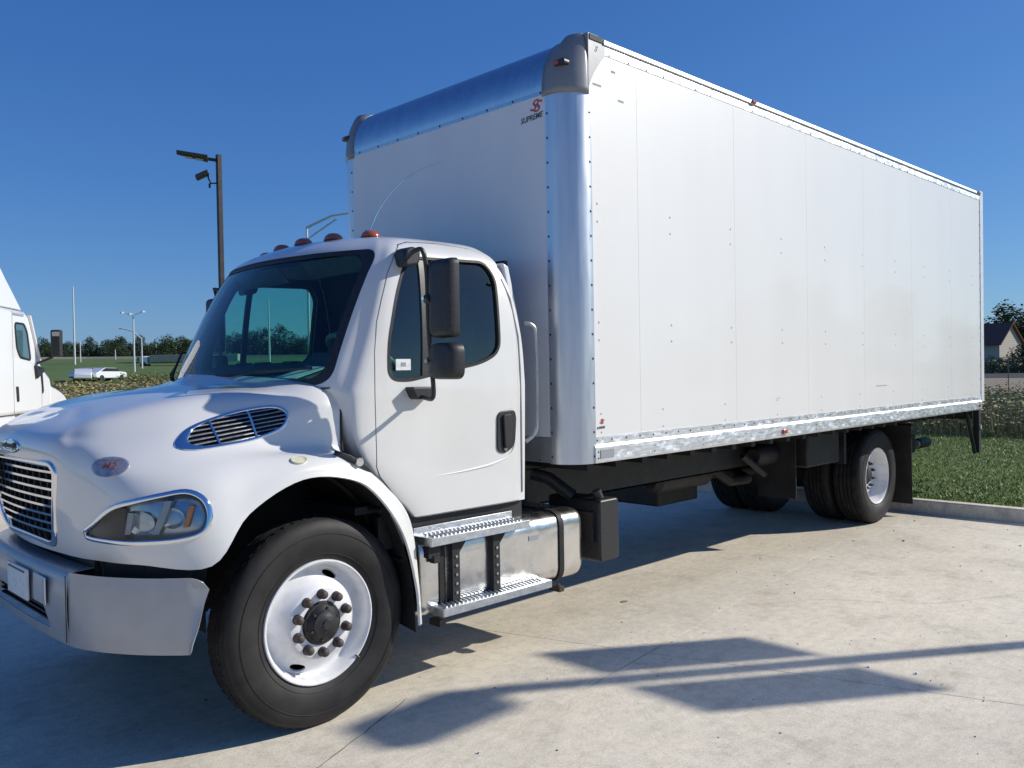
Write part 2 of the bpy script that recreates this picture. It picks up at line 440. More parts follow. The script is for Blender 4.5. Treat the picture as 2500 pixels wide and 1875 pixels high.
laminate("frp_panel", (.80, .79, .75), (.775, .765, .72), .42)
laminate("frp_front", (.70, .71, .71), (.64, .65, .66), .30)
aluminium("aluminium_soft", base=(.60, .63, .67), rough=.25, dent=.03, dscale=2, streak=(1, 3, 1), contrast=.05)
mat("cast_cap", (.23, .24, .25), .36, .2, noise=(12, (.19, .20, .21), .4, .8), bump=(60, .05, .003))
mat("nut_red", (.42, .06, .03), .3, coat=.6)

mat("emblem_grey", (.45, .45, .50), .35, .5, noise=(40, (.33, .33, .38), .4, .7))
mat("lamp_inner", (.72, .71, .68), .22, .8, noise=(30, (.5, .55, .62), .4, .7))
mat("emblem_red", (.30, .10, .10), .4)

# ================================================================== BOX TRUCK
truck = empty("box_truck", (0, 0, 0), "white box truck with a conventional cab and tall cargo box parked on the concrete", "truck")
def stuff_(nm, mb_, *a, **k):
    o_ = mb_.build(nm, *a, **k); o_['kind'] = 'stuff'; return o_
def off_shell(name, V, F, mats, parent, inset, thick):
    """the same surface moved along its normals (inset > 0 goes inwards), then given thickness"""
    o = shell(name, V, F, mats, parent, 0)
    me = o.data; ns = [v.normal.copy() for v in me.vertices]
    for v, n in zip(me.vertices, ns): v.co -= n * inset
    md = o.modifiers.new("s", 'SOLIDIFY'); md.thickness = thick; md.offset = -1
    if len(o.data.materials) > 1: md.material_offset = 1
    apply_mods(o); shade(o, 40)
    return o
def cutter(polys, axis, a, b):
    mb = MB()
    for p in polys: mb.prism(p, a, b, axis)
    return mb.build("cutter", [], None)
def cutter3(pts, d, a, b):
    """prism through a 3-D outline along direction d"""
    d = Vector(d).normalized(); n = len(pts); c = sum((Vector(p) for p in pts), Vector()) / n
    flat = [Vector(p) - d * ((Vector(p) - c).dot(d)) for p in pts]
    mb = MB(); mb.add([p + d * a for p in flat] + [p + d * b for p in flat],
        [tuple(range(n)), tuple(range(2 * n - 1, n - 1, -1))] + [(i, i + n, (i + 1) % n + n, (i + 1) % n) for i in range(n)])
    return mb.build("cutter", [], None)
def grow(pts, k, d=None):
    """offset a closed outline outwards by k in the plane perpendicular to d (3-D points) or in 2-D"""
    out = []; n = len(pts)
    if d is None:
        P = [Vector((p[0], p[1], 0)) for p in pts]; d = Vector((0, 0, 1))
    else:
        P = [Vector(p) for p in pts]; d = Vector(d).normalized()
    area = sum(((P[i].cross(P[(i + 1) % n])).dot(d)) for i in range(n)); s = 1 if area > 0 else -1
    for i in range(n):
        t = (P[(i + 1) % n] - P[i - 1]); t -= d * t.dot(d); t.normalize()
        out.append(P[i] + t.cross(d) * k * s)
    return out
def g2(poly, k): return [(p.x, p.y) for p in grow(poly, k)]

# ---- hood and fenders
HV, HF = net(hood_net(), lambda r, c: not (r >= 3 and c >= 7), 6, 5)
hood = shell("hood", HV, HF, "white_paint", truck, .012)

hl_dir = (-.72, -.69, .06)
hl_in = [(-2.842, .557, 1.045), (-2.833, .489, 1.094), (-2.801, .38, 1.165), (-2.74, .291, 1.197), (-2.642, .217, 1.222), (-2.563, .173, 1.232), (-2.513, .139, 1.205), (-2.495, .117, 1.155), (-2.502, .111, 1.10), (-2.531, .121, 1.066), (-2.605, .162, 1.048), (-2.701, .24, 1.041), (-2.782, .355, 1.039)]
hl_in = [tuple(p) for p in spline(hl_in, 4, True)]
hl_out = grow(hl_in, .020, hl_dir)
vt_dir = (-.1, -.93, .35)
vt_out = [(-2.525, .35, 1.43), (-2.48, .40, 1.475), (-2.407, .415, 1.515), (-2.259, .42, 1.556), (-2.115, .40, 1.583), (-2.01, .376, 1.588), (-1.965, .345, 1.562), (-1.965, .33, 1.52), (-2.02, .316, 1.470), (-2.168, .307, 1.432), (-2.319, .306, 1.415), (-2.46, .32, 1.405)]
vt_out = [tuple(p) for p in spline(vt_out, 4, True)]
vt_in = [tuple(p) for p in grow(vt_out, -.013, vt_dir)]
vt_in = [(p[0] + .050 * max(0, (-2.36 - p[0]) / .16) , p[1], p[2] + .012 * max(0, (-2.36 - p[0]) / .16)) for p in vt_in]
gr_in = rounded([(.735, 1.335), (1.785, 1.335), (1.64, 1.0), (.88, 1.0)], [.05, .05, .07, .07])
gr_in = [(y, z + .025 * max(0, 1 - ((y - YC) / .5) ** 2) * (1 if z > 1.2 else -1.4)) for y, z in gr_in]
gr_out = g2(gr_in, .030)

cuts = [cutter3(hl_out, hl_dir, -.3, .3), cutter3([(p[0], 2 * YC - p[1], p[2]) for p in hl_out], (-.72, .69, .06), -.3, .3),
        cutter3(vt_out, vt_dir, -.08, .12), cutter3([(p[0], 2 * YC - p[1], p[2]) for p in vt_out], (-.1, .93, .35), -.08, .12),
        cutter([gr_out], 'X', -3.2, -2.78)]
for c in cuts: boolean(hood, c)
for c in cuts: kill(c)
shade(hood, 38)

def surf_bits(tagname, out, inn, d, mirror=False):
    pass
def piece(name, matn, parent, inset, thick, cut_in, cut_out=None, V=None, F=None):
    """part of the body surface inside one outline (and outside another)"""
    o = off_shell(name, V if V is not None else HV, F if F is not None else HF, matn, parent, inset, thick)
    boolean(o, cut_in, 'INTERSECT')
    if cut_out: boolean(o, cut_out, 'DIFFERENCE')
    shade(o, 40)
    return o

HB = BVHTree.FromPolygons([Vector(v) for v in HV] + [Vector((v[0], 2 * YC - v[1], v[2])) for v in HV], [tuple(f) for f in HF] + [tuple(i + len(HV) for i in f[::-1]) for f in HF])
def band_on(name, bvh, out, inn, d, h, sink, matn, parent, n=4):
    """moulded frame that follows the body surface between two outlines (same point count)"""
    d = Vector(d).normalized(); N = len(out); rings = []
    def drop(p, k):
        q = bvh.ray_cast(Vector(p) + d * .35, -d)
        return (q[0] if q[0] is not None else Vector(p)) + d * k
    prof = [(0, -sink), (0, h * .45), (.10, h * .85), (.3, h), (.7, h), (.9, h * .8), (1, h * .3), (1, -sink)]
    for t, k in prof: rings.append([drop(Vector(a).lerp(Vector(b), t), k) for a, b in zip(out, inn)])
    vs = [v for r in rings for v in r]; m = len(rings)
    fs = [(j * N + i, j * N + (i + 1) % N, ((j + 1) % m) * N + (i + 1) % N, ((j + 1) % m) * N + i) for j in range(m) for i in range(N)]
    mb = MB(); mb.add(vs, fs); return mb.build(name, matn, parent, smooth=True, angle=60)

def headlight(side):
    m = (lambda p: (p[0], p[1], p[2])) if side < 0 else (lambda p: (p[0], 2 * YC - p[1], p[2]))
    d = m(hl_dir) if side < 0 else (-.72, .69, .06)
    ci = cutter3([m(p) for p in hl_in], d, -.3, .3); co = cutter3([m(p) for p in hl_out], d, -.3, .3)
    hlp = band_on("headlight", HB, [m(p) for p in grow(hl_in, .022, hl_dir)], [m(p) for p in hl_in], d, .007, .02, "chrome", truck)
    lens = piece("lens", "lamp_lens", hlp, .004, .004, ci)
    back = piece("lamp_housing", "lamp_inner", hlp, .075, .006, co)
    # dark inner wall
    mb = MB(); n = len(hl_in); dd = Vector(d).normalized()
    a = [Vector(m(p)) - dd * .006 for p in hl_in]; b = [p - dd * .085 for p in a]
    mb.add(a + b, [(i, (i + 1) % n, (i + 1) % n + n, i + n) for i in range(n)])
    mb.build("lamp_wall", "black_plastic", hlp, smooth=True)
    def P(u, z, k):   # u runs along the lamp from nose to rear, k is depth below the surface
        x0 = Vector(m((-2.83, .50, 0))); x1 = Vector(m((-2.51, .13, 0)))
        bow = math.sin(max(0, min(1, u)) * math.pi) * .045
        q = x0.lerp(x1, u) + Vector((d[0], d[1], 0)).normalized() * (bow - k); q.z = z; return q
    def slab(name, u0, u1, lean, z0, z1, k0, k1, mt):
        b_ = MB(); vs = [P(u0, z0, k0), P(u1, z0, k0), P(u1 + lean, z1, k0), P(u0 + lean, z1, k0), P(u0, z0, k1), P(u1, z0, k1), P(u1 + lean, z1, k1), P(u0 + lean, z1, k1)]
        b_.add(vs, [(0, 1, 2, 3), (4, 7, 6, 5), (0, 4, 5, 1), (1, 5, 6, 2), (2, 6, 7, 3), (3, 7, 4, 0)])
        return b_.build(name, mt, hlp, bevel=.003)
    slab("reflector_bar", .30, .36, .04, 1.055, 1.155, .012, .05, "cast_grey")
    slab("reflector_bar", .56, .63, .12, 1.055, 1.205, .010, .05, "cast_grey")
    slab("lamp_cover", -.05, .30, .0, 1.03, 1.17, .030, .080, "black_plastic")
    slab("indicator", .83, .88, .055, 1.085, 1.18, .010, .03, "amber_lamp")
    # two bowl reflectors
    for u, z, r in ((.455, 1.105, .050), (.735, 1.125, .046)):
        c = P(u, z, .060); b_ = MB(); N = 24; vs = []; fs = []
        ax = Vector((d[0], d[1], 0)).normalized(); w = Vector((-ax.y, ax.x, 0)); up = Vector((0, 0, 1))
        prof = [(.2, -.01), (.5, .0), (.8, .018), (1.0, .04)]
        for rr, h in prof:
            for k in range(N):
                t = 2 * math.pi * k / N
                vs.append(c + (w * math.cos(t) * 1.25 + up * math.sin(t)) * r * rr + ax * h)
        for i in range(3):
            for k in range(N): fs.append((i * N + k, i * N + (k + 1) % N, (i + 1) * N + (k + 1) % N, (i + 1) * N + k))
        fs.append(tuple(range(N)))
        b_.add(vs, fs); b_.build("reflector", "chrome", hlp, smooth=True, recalc=False)
    kill(ci); kill(co)
    return hlp
headlight(-1); headlight(1)

def hood_vent(side):
    m = (lambda p: (p[0], p[1], p[2])) if side < 0 else (lambda p: (p[0], 2 * YC - p[1], p[2]))
    d = vt_dir if side < 0 else (-.1, .93, .35)
    ci = cutter3([m(p) for p in vt_in], d, -.08, .12); co = cutter3([m(p) for p in vt_out], d, -.08, .12)
    fr = band_on("hood_vent", HB, [m(p) for p in grow(vt_out, .003, vt_dir)], [m(p) for p in vt_in], d, .008, .02, "chrome", truck)
    piece("vent_backing", "seam_dark", fr, .035, .004, co)
    # slats follow the line of the vent, clipped to its outline
    for i in range(9):
        mb = MB()
        for (xa, za), (xb, zb) in (((-2.56, 1.393 + i * .0185), (-1.93, 1.473 + i * .0185)),):
            q = [(xa, za), (xb, zb), (xb, zb + .0045), (xa, za + .0045)]
            mb.prism(q, -.2 if side < 0 else 1.6, .95 if side < 0 else 2.8, 'Y')
        c = mb.build("cutter", [], None)
        s = piece("vent_slat", "cast_grey", fr, -.001, .022, c)
        boolean(s, ci, 'INTERSECT'); kill(c)
        if not s.data.vertices: kill(s)
    for x0 in (-2.33, -2.14):
        c = cutter([[(x0, 1.3), (x0 + .01, 1.3), (x0 - .01, 1.7), (x0 - .02, 1.7)]], 'Y', -.2 if side < 0 else 1.6, .95 if side < 0 else 2.8)
        s = piece("vent_divider", "chrome", fr, -.004, .02, c); boolean(s, ci, 'INTERSECT'); kill(c)
    kill(ci); kill(co)
hood_vent(-1); hood_vent(1)

def grille():
    ci = cutter([gr_in], 'X', -3.2, -2.78); co = cutter([gr_out], 'X', -3.2, -2.78)
    g = band_on("grille", HB, [(-2.9, p[0], p[1]) for p in g2(gr_in, .033)], [(-2.9, p[0], p[1]) for p in gr_in], (-1, 0, 0), .012, .03, "chrome", truck)
    piece("grille_mesh", "seam_dark", g, .05, .004, co)
    for i in range(8):
        z = 1.025 + i * .041
        c = cutter([[(.6, z), (1.92, z), (1.92, z + .011), (.6, z + .011)]], 'X', -3.2, -2.78)
        s = piece("slat", "chrome", g, -.002, .03, c); boolean(s, ci, 'INTERSECT'); kill(c)
    for i in range(12):
        y = .79 + i * .0855
        c = cutter([[(y, .9), (y + .006, .9), (y + .006, 1.45), (y, 1.45)]], 'X', -3.2, -2.78)
        s = piece("grille_rib", "black_plastic", g, .018, .02, c); boolean(s, ci, 'INTERSECT'); kill(c)
    kill(ci); kill(co)
    return g
gr = grille()

def text_obj(name, txt, size, matn, parent, loc, right, up, depth=.0015, shear=0.0, bold=0.0, sx=1.0):
    cu = bpy.data.curves.new(name, 'FONT'); cu.body = txt; cu.size = size; cu.extrude = depth; cu.shear = shear; cu.offset = bold
    cu.align_x = 'CENTER'; cu.align_y = 'CENTER'; cu.resolution_u = 3
    t = bpy.data.objects.new(name, cu); COL.objects.link(t)
    dg = bpy.context.evaluated_depsgraph_get()
    me = bpy.data.meshes.new_from_object(t.evaluated_get(dg), depsgraph=dg); kill(t)
    r = Vector(right).normalized(); u = Vector(up).normalized(); n = r.cross(u)
    for v in me.vertices: v.co = Vector(loc) + r * v.co.x * sx + u * v.co.y + n * v.co.z
    me.materials.clear(); me.materials.append(MAT[matn])
    o = bpy.data.objects.new(name, me); COL.objects.link(o); o.parent = parent
    return o

# emblem plates on the hood
def oval_on(name, bvh, c, d, right, a, b, th, matn, parent, rim=None):
    """domed oval plate pressed onto the body surface"""
    d = Vector(d).normalized(); right = (Vector(right) - d * Vector(right).dot(d)).normalized(); up = right.cross(d) * -1
    if up.z < 0: up = -up
    N = 40; rings = [(1.0, 0.0), (1.0, th * .7), (.93, th), (.86, th * .72), (.4, th * .85)]
    vs = []; fs = []
    for k_, h in rings:
        for i in range(N):
            t = 2 * math.pi * i / N; p = Vector(c) + right * a * k_ * math.cos(t) + up * b * k_ * math.sin(t)
            hit = bvh.ray_cast(p + d * .2, -d)
            q = hit[0] if hit[0] is not None else p
            vs.append(q + d * h)
    for j in range(len(rings) - 1):
        for i in range(N): fs.append((j * N + i, j * N + (i + 1) % N, (j + 1) * N + (i + 1) % N, (j + 1) * N + i))
    fs.append(tuple((len(rings) - 1) * N + i for i in range(N)))
    mb = MB(); mb.add(vs, fs)
    return mb.build(name, matn, parent, smooth=True, angle=50), right, up
def bvh_of(V, F):
    return BVHTree.FromPolygons([Vector(v) for v in V] + [Vector((v[0], 2 * YC - v[1], v[2])) for v in V], [tuple(f) for f in F] + [tuple(i + len(V) for i in f[::-1]) for f in F])
for sd in (-1, 1):
    c = (-2.782, .435 if sd < 0 else 2 * YC - .435, 1.352); d = (-.80, .60 * sd, .12) if False else (-.80, -.60 if sd < 0 else .60, .15)
    e, rt, up = oval_on("oval_emblem", HB, c, d, (.6, -.8, 0) if sd < 0 else (-.6, -.8, 0), .086, .047, .007, "emblem_grey", hood)
    dn = Vector(d).normalized(); hit = HB.ray_cast(Vector(c) + dn * .2, -dn)[0]
    if sd > 0: rt = -rt if rt.x > 0 else rt
    text_obj("emblem_print", "M2", .040, "emblem_red", e, hit + dn * .0075 + up * .004, rt, up, .001, .4, .001, 1.3)
    text_obj("emblem_print", "BUSINESS CLASS", .014, "dark_print", e, hit + dn * .0075 + up * .028, rt, up, .001, .2)
    c = (-2.02, .145 if sd < 0 else 2 * YC - .145, 1.332); d = (0, -.75 if sd < 0 else .75, .66)
    e2, rt2, up2 = oval_on("side_lamp", HB, c, d, (1, 0, 0), .043, .026, .010, "cream_plastic", hood)
    hit = HB.ray_cast(Vector(c) + Vector(d).normalized() * .2, -Vector(d).normalized())[0]
e, rt, up = oval_on("nose_emblem", HB, (-2.95, YC, 1.415), (-1, 0, .12), (0, -1, 0), .14, .034, .010, "chrome", hood)
text_obj("emblem_print", "FREIGHTLINER", .030, "dark_print", e, Vector((-2.968, YC, 1.418)), (0, -1, 0), (0.12, 0, 1), .001, 0, 0, .95)

# ---- cab
CV, CF = net(cab_net(), None, 6, 5)
cab = shell("cab", CV, CF, ["white_paint", "interior_dark"], truck, .035)
ws_poly = rounded([(.315, 1.685), (2.205, 1.685), (2.155, 2.425), (.365, 2.425)], [.10, .10, .09, .09], 8)
ws_poly = [(y, z + (.015 * max(0, 1 - ((y - YC) / .92) ** 2) if z > 2.2 else 0)) for y, z in ws_poly]
door_poly = [(-1.30, .955), (-.477, .955), (-.478, 1.4), (-.47, 1.7), (-.462, 1.95), (-.475, 2.10), (-.52, 2.27), (-.56, 2.37), (-.62, 2.44), (-.72, 2.475), (-.95, 2.488), (-1.17, 2.475), (-1.25, 2.45), (-1.30, 2.395), (-1.375, 2.275), (-1.435, 2.13), (-1.478, 2.01), (-1.508, 1.85), (-1.520, 1.65), (-1.522, 1.447), (-1.520, 1.25), (-1.50, 1.20), (-1.434, 1.121)]
win_poly = rounded([(-1.235, 2.37), (-.66, 2.385), (-.60, 2.30), (-.622, 1.86), (-.76, 1.80), (-1.31, 1.705), (-1.425, 1.715), (-1.415, 1.90), (-1.33, 2.18)], [.06, .10, .12, .16, .2, .1, .08, .2, .2], 6)
NEAR = (-.3, .9); FAR = (2 * YC - .9, 2 * YC + .3)
c_ws = cutter([ws_poly], 'X', -3, -1.16)
boolean(cab, c_ws)
door_big = g2(door_poly, .0045)
for rng in (NEAR, FAR):
    c = cutter([door_big], 'Y', *rng); boolean(cab, c); kill(c)
shade(cab, 38)
wsl = piece("windshield", "windshield_glass", truck, .012, .005, c_ws, None, CV, CF)
kill(c_ws)
# black ceramic band around the windshield
inner = rounded([(.365, 1.715), (2.155, 1.715), (2.10, 2.395), (.42, 2.395)], [.12, .12, .10, .10], 8)
inner = [(y, z + (.015 * max(0, 1 - ((y - YC) / .92) ** 2) if z > 2.2 else 0)) for y, z in inner]
ca = cutter([g2(ws_poly, .004)], 'X', -3, -1.16); cb = cutter([inner], 'X', -3, -1.16)
o = piece("windshield_band", "black_plastic", wsl, .006, .014, ca, cb, CV, CF); kill(ca); kill(cb)

def door(side):
    rng = NEAR if side < 0 else FAR
    c = cutter([door_poly], 'Y', *rng); cw = cutter([win_poly], 'Y', *rng); cwb = cutter([g2(win_poly, .016)], 'Y', *rng)
    d = off_shell("door", CV, CF, ["white_paint", "interior_dark"], truck, -.002, .035)
    boolean(d, c, 'INTERSECT'); boolean(d, cwb); shade(d, 38)
    seal = piece("window_seal", "rubber", d, -.004, .03, cwb, cw, CV, CF)
    g = piece("door_window", "door_glass", d, .012, .004, cw, None, CV, CF)
    cbar = cutter([[(-1.150, 2.5), (-1.112, 2.5), (-1.172, 1.6), (-1.212, 1.6)]], 'Y', *rng)
    b = piece("window_bar", "black_plastic", d, .002, .02, cbar, None, CV, CF); boolean(b, cw, 'INTERSECT'); kill(cbar)
    for k in (c, cw, cwb): kill(k)
    # handle: recessed black oval dish with a bar
    y = .200 if side < 0 else 2 * YC - .200; s = -1 if side < 0 else 1
    y -= s * -.010
    out = rounded([(-.66, 1.50), (-.515, 1.505), (-.50, 1.46), (-.515, 1.29), (-.60, 1.245), (-.665, 1.265)], [.05, .03, .05, .10, .05, .05], 6)
    mb = MB(); mb.prism(out, y + s * .006, y - s * .03, 'Y'); h = mb.build("door_handle", "black_plastic", d, bevel=.004)
    mb = MB(); mb.prism(rounded([(-.625, 1.48), (-.555, 1.485), (-.56, 1.29), (-.615, 1.275)], .02), y + s * .008, y + s * .022, 'Y'); mb.build("handle_bar", "black_frame", h, bevel=.006)
    mb = MB(); mb.lathe([(.0, -.0), (.014, 0), (.014, .004), (0, .004)], (-.60, y + s * .012, 1.275), 'Y', 16); mb.build("lock", "chrome", h, smooth=True)
    return d
doorL = door(-1); doorR = door(1)
# pressed swage line low on the near door and small white stickers
mb = MB(); CB = bvh_of(CV, CF)
def on_cab(x, z, k=0.0, side=-1):
    h = CB.ray_cast(Vector((x, -1 if side < 0 else 4, z)), Vector((0, 1 if side < 0 else -1, 0)))
    return h[0] + Vector((0, -k if side < 0 else k, 0))
pts = [on_cab(x, z, .001) for x, z in ((-1.12, 1.165), (-1.0, 1.168), (-.85, 1.178), (-.70, 1.195), (-.58, 1.225), (-.53, 1.26), (-.505, 1.31))]
pts = spline(pts, 5); n = len(pts)
mb.tube(pts, [.002 + .006 * min(i, 12) / 12 for i in range(n)], 8); mb.build("door_crease", "white_paint", doorL, smooth=True)
mb = MB(); mb.box((-1.385, .2045, 1.755), (-1.285, .2065, 1.815)); ws_ = mb.build("window_sticker", "paper", doorL)
mb = MB(); mb.box((-1.352, .2035, 1.775), (-1.318, .2044, 1.797)); mb.build("sticker_mark", "seam_grey", doorL)

# ---- cab interior
mb = MB()
mb.box((-1.62, .27, 1.00), (-.45, 2.25, 1.04)); mb.box((-.47, .30, 1.04), (-.44, 2.22, 2.42)); 
mb.build("cab_floor", "interior_dark", truck)
dash = [(-1.80, 1.66), (-1.76, 1.705), (-1.60, 1.745), (-1.42, 1.815), (-1.32, 1.81), (-1.28, 1.72), (-1.30, 1.42), (-1.38, 1.20), (-1.55, 1.20)]
mb = MB(); mb.prism(dash, .62, 1.90, 'Y'); dsh = mb.build("dashboard", "interior_grey", truck, bevel=.015)
side_ = [(-1.64, 1.66), (-1.62, 1.735)] + dash[3:]
for ya, yb in ((.36, .619), (1.901, 2.16)):
    mb = MB(); mb.prism(side_, ya, yb, 'Y'); mb.build("dash_end", "interior_grey", dsh, bevel=.01)
mb = MB(); prof = rounded([(-1.30, 1.79), (-1.28, 1.86), (-1.40, 1.875), (-1.50, 1.785)], .03); mb.prism(prof, .48, .98, 'Y'); mb.build("instrument_hood", "interior_grey", truck, bevel=.02)
for yv in (1.15, 1.5, 1.75):
    mb = MB(); mb.box((-1.45, yv, 1.80), (-1.39, yv + .12, 1.822)); mb.build("air_vent", "interior_dark", dsh, bevel=.004)
def seat(yc):
    mb = MB(); mb.box((-1.12, yc - .25, 1.25), (-.62, yc + .25, 1.42)); s = mb.build("seat", "interior_dark", truck, bevel=.05)
    mb = MB(); mb.prism(rounded([(-.72, 1.38), (-.56, 1.40), (-.50, 2.05), (-.60, 2.06)], .05), yc - .24, yc + .24, 'Y'); mb.build("backrest", "interior_dark", s, bevel=.05)
    mb = MB(); mb.prism(rounded([(-.60, 2.04), (-.50, 2.04), (-.48, 2.25), (-.56, 2.26)], .03), yc - .13, yc + .13, 'Y'); mb.build("headrest", "interior_dark", s, bevel=.04)
seat(.68); seat(1.82)
# steering wheel
ctr = Vector((-1.22, .74, 1.84)); ax = Vector((.55, 0, .835)).normalized(); w = Vector((0, 1, 0)); u = ax.cross(w)
ring = [ctr + (w * math.cos(t) + u * math.sin(t)) * .225 for t in [2 * math.pi * i / 40 for i in range(41)]]
mb = MB(); mb.tube(ring, .017, 8, cap=False); sw = mb.build("steering_wheel", "wheel_grey", truck, smooth=True)
mb = MB()
for t in (0.2, math.pi - .2, -math.pi / 2): mb.tube([ctr - ax * .03, ctr + (w * math.cos(t) + u * math.sin(t)) * .22], .013, 6)
mb.tube([ctr - ax * .06, ctr - ax * .01], .07, 16); mb.tube([ctr - ax * .06, ctr - ax * .35], .03, 10); mb.build("spoke", "interior_dark", sw, smooth=True)
mb = MB(); mb.add([(-1.72, .66, 1.718), (-1.52, .64, 1.779), (-1.50, .90, 1.787), (-1.70, .92, 1.723), (-1.72, .66, 1.722), (-1.52, .64, 1.783), (-1.50, .90, 1.791), (-1.70, .92, 1.727)], [(0, 3, 2, 1), (4, 5, 6, 7), (0, 1, 5, 4), (1, 2, 6, 5), (2, 3, 7, 6), (3, 0, 4, 7)])
pp = mb.build("paper_sheet", "paper", truck)
# headliner and sun visors
mb = MB(); mb.box((-1.30, .46, 2.43), (-.72, 2.06, 2.445)); mb.build("headliner", "interior_dark", truck)
for y0 in (.48, 1.34):
    mb = MB(); mb.prism([(-1.40, 2.415), (-1.38, 2.42), (-1.30, 2.33), (-1.315, 2.32)], y0 + .06, y0 + .64, 'Y'); mb.build("sun_visor", "interior_grey", truck, bevel=.006)

# ---- marker lamps on the cab roof
for i, y in enumerate((.66, .96, 1.26, 1.56, 1.86)):
    x = (-1.205, -1.262, -1.285, -1.262, -1.205)[i]
    z = CB.ray_cast(Vector((x, y + .004, 4)), Vector((0, 0, -1)))[0].z
    prof = [(.058, -.012), (.058, .006), (.050, .020), (.033, .033), (.012, .038), (0, .038)]
    mb = MB(); mb.lathe([(r * 1.0, h) for r, h in prof], (x, y, z), 'Z', 20)
    o = mb.build("roof_lamp", "amber", truck, smooth=True)
    mb = MB(); mb.lathe([(.060, -.02), (.060, -.002), (.05, .0)], (x, y, z), 'Z', 20); mb.build("lamp_base", "black_plastic", o, smooth=True)
# antenna
a_pts = spline([(-1.03, .95, 2.575), (-.98, .95, 2.68), (-.92, .94, 2.79), (-.79, .93, 2.94), (-.62, .92, 3.06), (-.44, .91, 3.14)], 6)
n = len(a_pts)
mb = MB(); mb.tube(a_pts, [.0045 - .003 * i / n for i in range(n)], 6); an = mb.build("antenna", "chrome", truck, smooth=True)
mb = MB(); mb.lathe([(.02, -.02), (.018, .015), (.008, .05)], (-1.03, .95, 2.58), 'Z', 12); mb.build("antenna_base", "black_plastic", an, smooth=True)
# wipers
def on_ws(y, z, k=0.0):
    h = CB.ray_cast(Vector((-4, y, z)), Vector((1, 0, 0)))
    return h[0] - Vector((k, 0, 0))
for (ya, za), (yb, zb) in (((1.18, 1.74), (.42, 1.775)), ((2.12, 1.735), (2.02, 1.90)), ):
    P = [on_ws(ya + (yb - ya) * t, za + (zb - za) * t, .022) for t in (0, .15, .35, .5, .7, .85, 1)]
    mb = MB(); mb.tube(P, .008, 6); w_ = mb.build("wiper", "black_plastic", truck, smooth=True)
    base = on_ws(ya + .05, 1.715, .02)
    mb = MB(); mb.tube([base, base.lerp(P[2], .5) - Vector((.02, 0, 0)), P[3]], [.016, .010, .007], 8); mb.build("wiper_arm", "black_plastic", w_, smooth=True)
# cowl panel between hood and windshield
mb = MB()
cow = [(-1.98, YC), (-1.93, .9), (-1.82, .55), (-1.70, .32)]
vs = []; fs = []
for (x, y) in cow + [(x, 2 * YC - y) for x, y in cow[::-1][0:]][0:]:
    vs += [(x - .03, y, 1.672), (x + .16, y, 1.690)]
m_ = len(vs) // 2
for i in range(m_ - 1): fs.append((2 * i, 2 * i + 2, 2 * i + 3, 2 * i + 1))
mb.add(vs, fs); c_ = mb.build("cowl_panel", "black_plastic", truck, recalc=False)
md = c_.modifiers.new("s", 'SOLIDIFY'); md.thickness = .008

# hood latch straps, grab handle, rear cab gasket
for s in (-1, 1):
    Y_ = (lambda y: y) if s < 0 else (lambda y: 2 * YC - y)
    P = spline([(-1.695, Y_(.262), 1.345), (-1.686, Y_(.283), 1.48), (-1.676, Y_(.303), 1.58), (-1.682, Y_(.37), 1.645), (-1.72, Y_(.55), 1.675), (-1.79, Y_(.80), 1.694)], 5)
    mb = MB(); mb.tube(P, .0065, 6); mb.build("hood_gasket", "rubber", truck, smooth=True)
    mb = MB(); mb.tube([(-1.80, Y_(.175), 1.352), (-1.735, Y_(.135), 1.318), (-1.70, Y_(.12), 1.296)], [.013, .017, .013], 8)
    mb.tube([(-1.69, Y_(.12), 1.296), (-1.64, Y_(.14), 1.262), (-1.575, Y_(.168), 1.215)], [.015, .019, .012], 8)
    la = mb.build("hood_latch", "black_plastic", truck, smooth=True)
    mb = MB(); mb.lathe([(.0, -.01), (.022, -.01), (.022, .01), (0, .01)], (-1.695, Y_(.115), 1.298), 'Y', 14); mb.build("latch_pin", "chrome", la, smooth=True)
    P = spline([(-.385, Y_(.22), 2.03), (-.345, Y_(.195), 2.02), (-.315, Y_(.19), 1.96), (-.305, Y_(.19), 1.7), (-.312, Y_(.19), 1.44), (-.335, Y_(.195), 1.35), (-.39, Y_(.22), 1.30)], 5)
    mb = MB(); mb.tube(P, .014, 10); mb.build("grab_handle", "cast_grey", truck, smooth=True)
    mb = MB(); P = [on_cab(x, z, .002, s) for x, z in ((-.445, 1.0), (-.442, 1.5), (-.44, 1.75), (-.443, 1.95), (-.480, 2.18), (-.535, 2.30))]
    mb.tube(P, .005, 6); mb.build("cab_gasket", "seam_grey", truck, smooth=True)
    # cab rear corner extension behind the door
    mb = MB(); mb.prism([(-.42, .94), (-.395, 1.02), (-.372, 1.2), (-.37, 1.75), (-.385, 2.05), (-.47, 2.38), (-.52, 2.40), (-.44, 2.1), (-.42, 1.9)], Y_(.262), Y_(.34), 'Y'); mb.build("cab_corner", "white_metal", truck, bevel=.008)

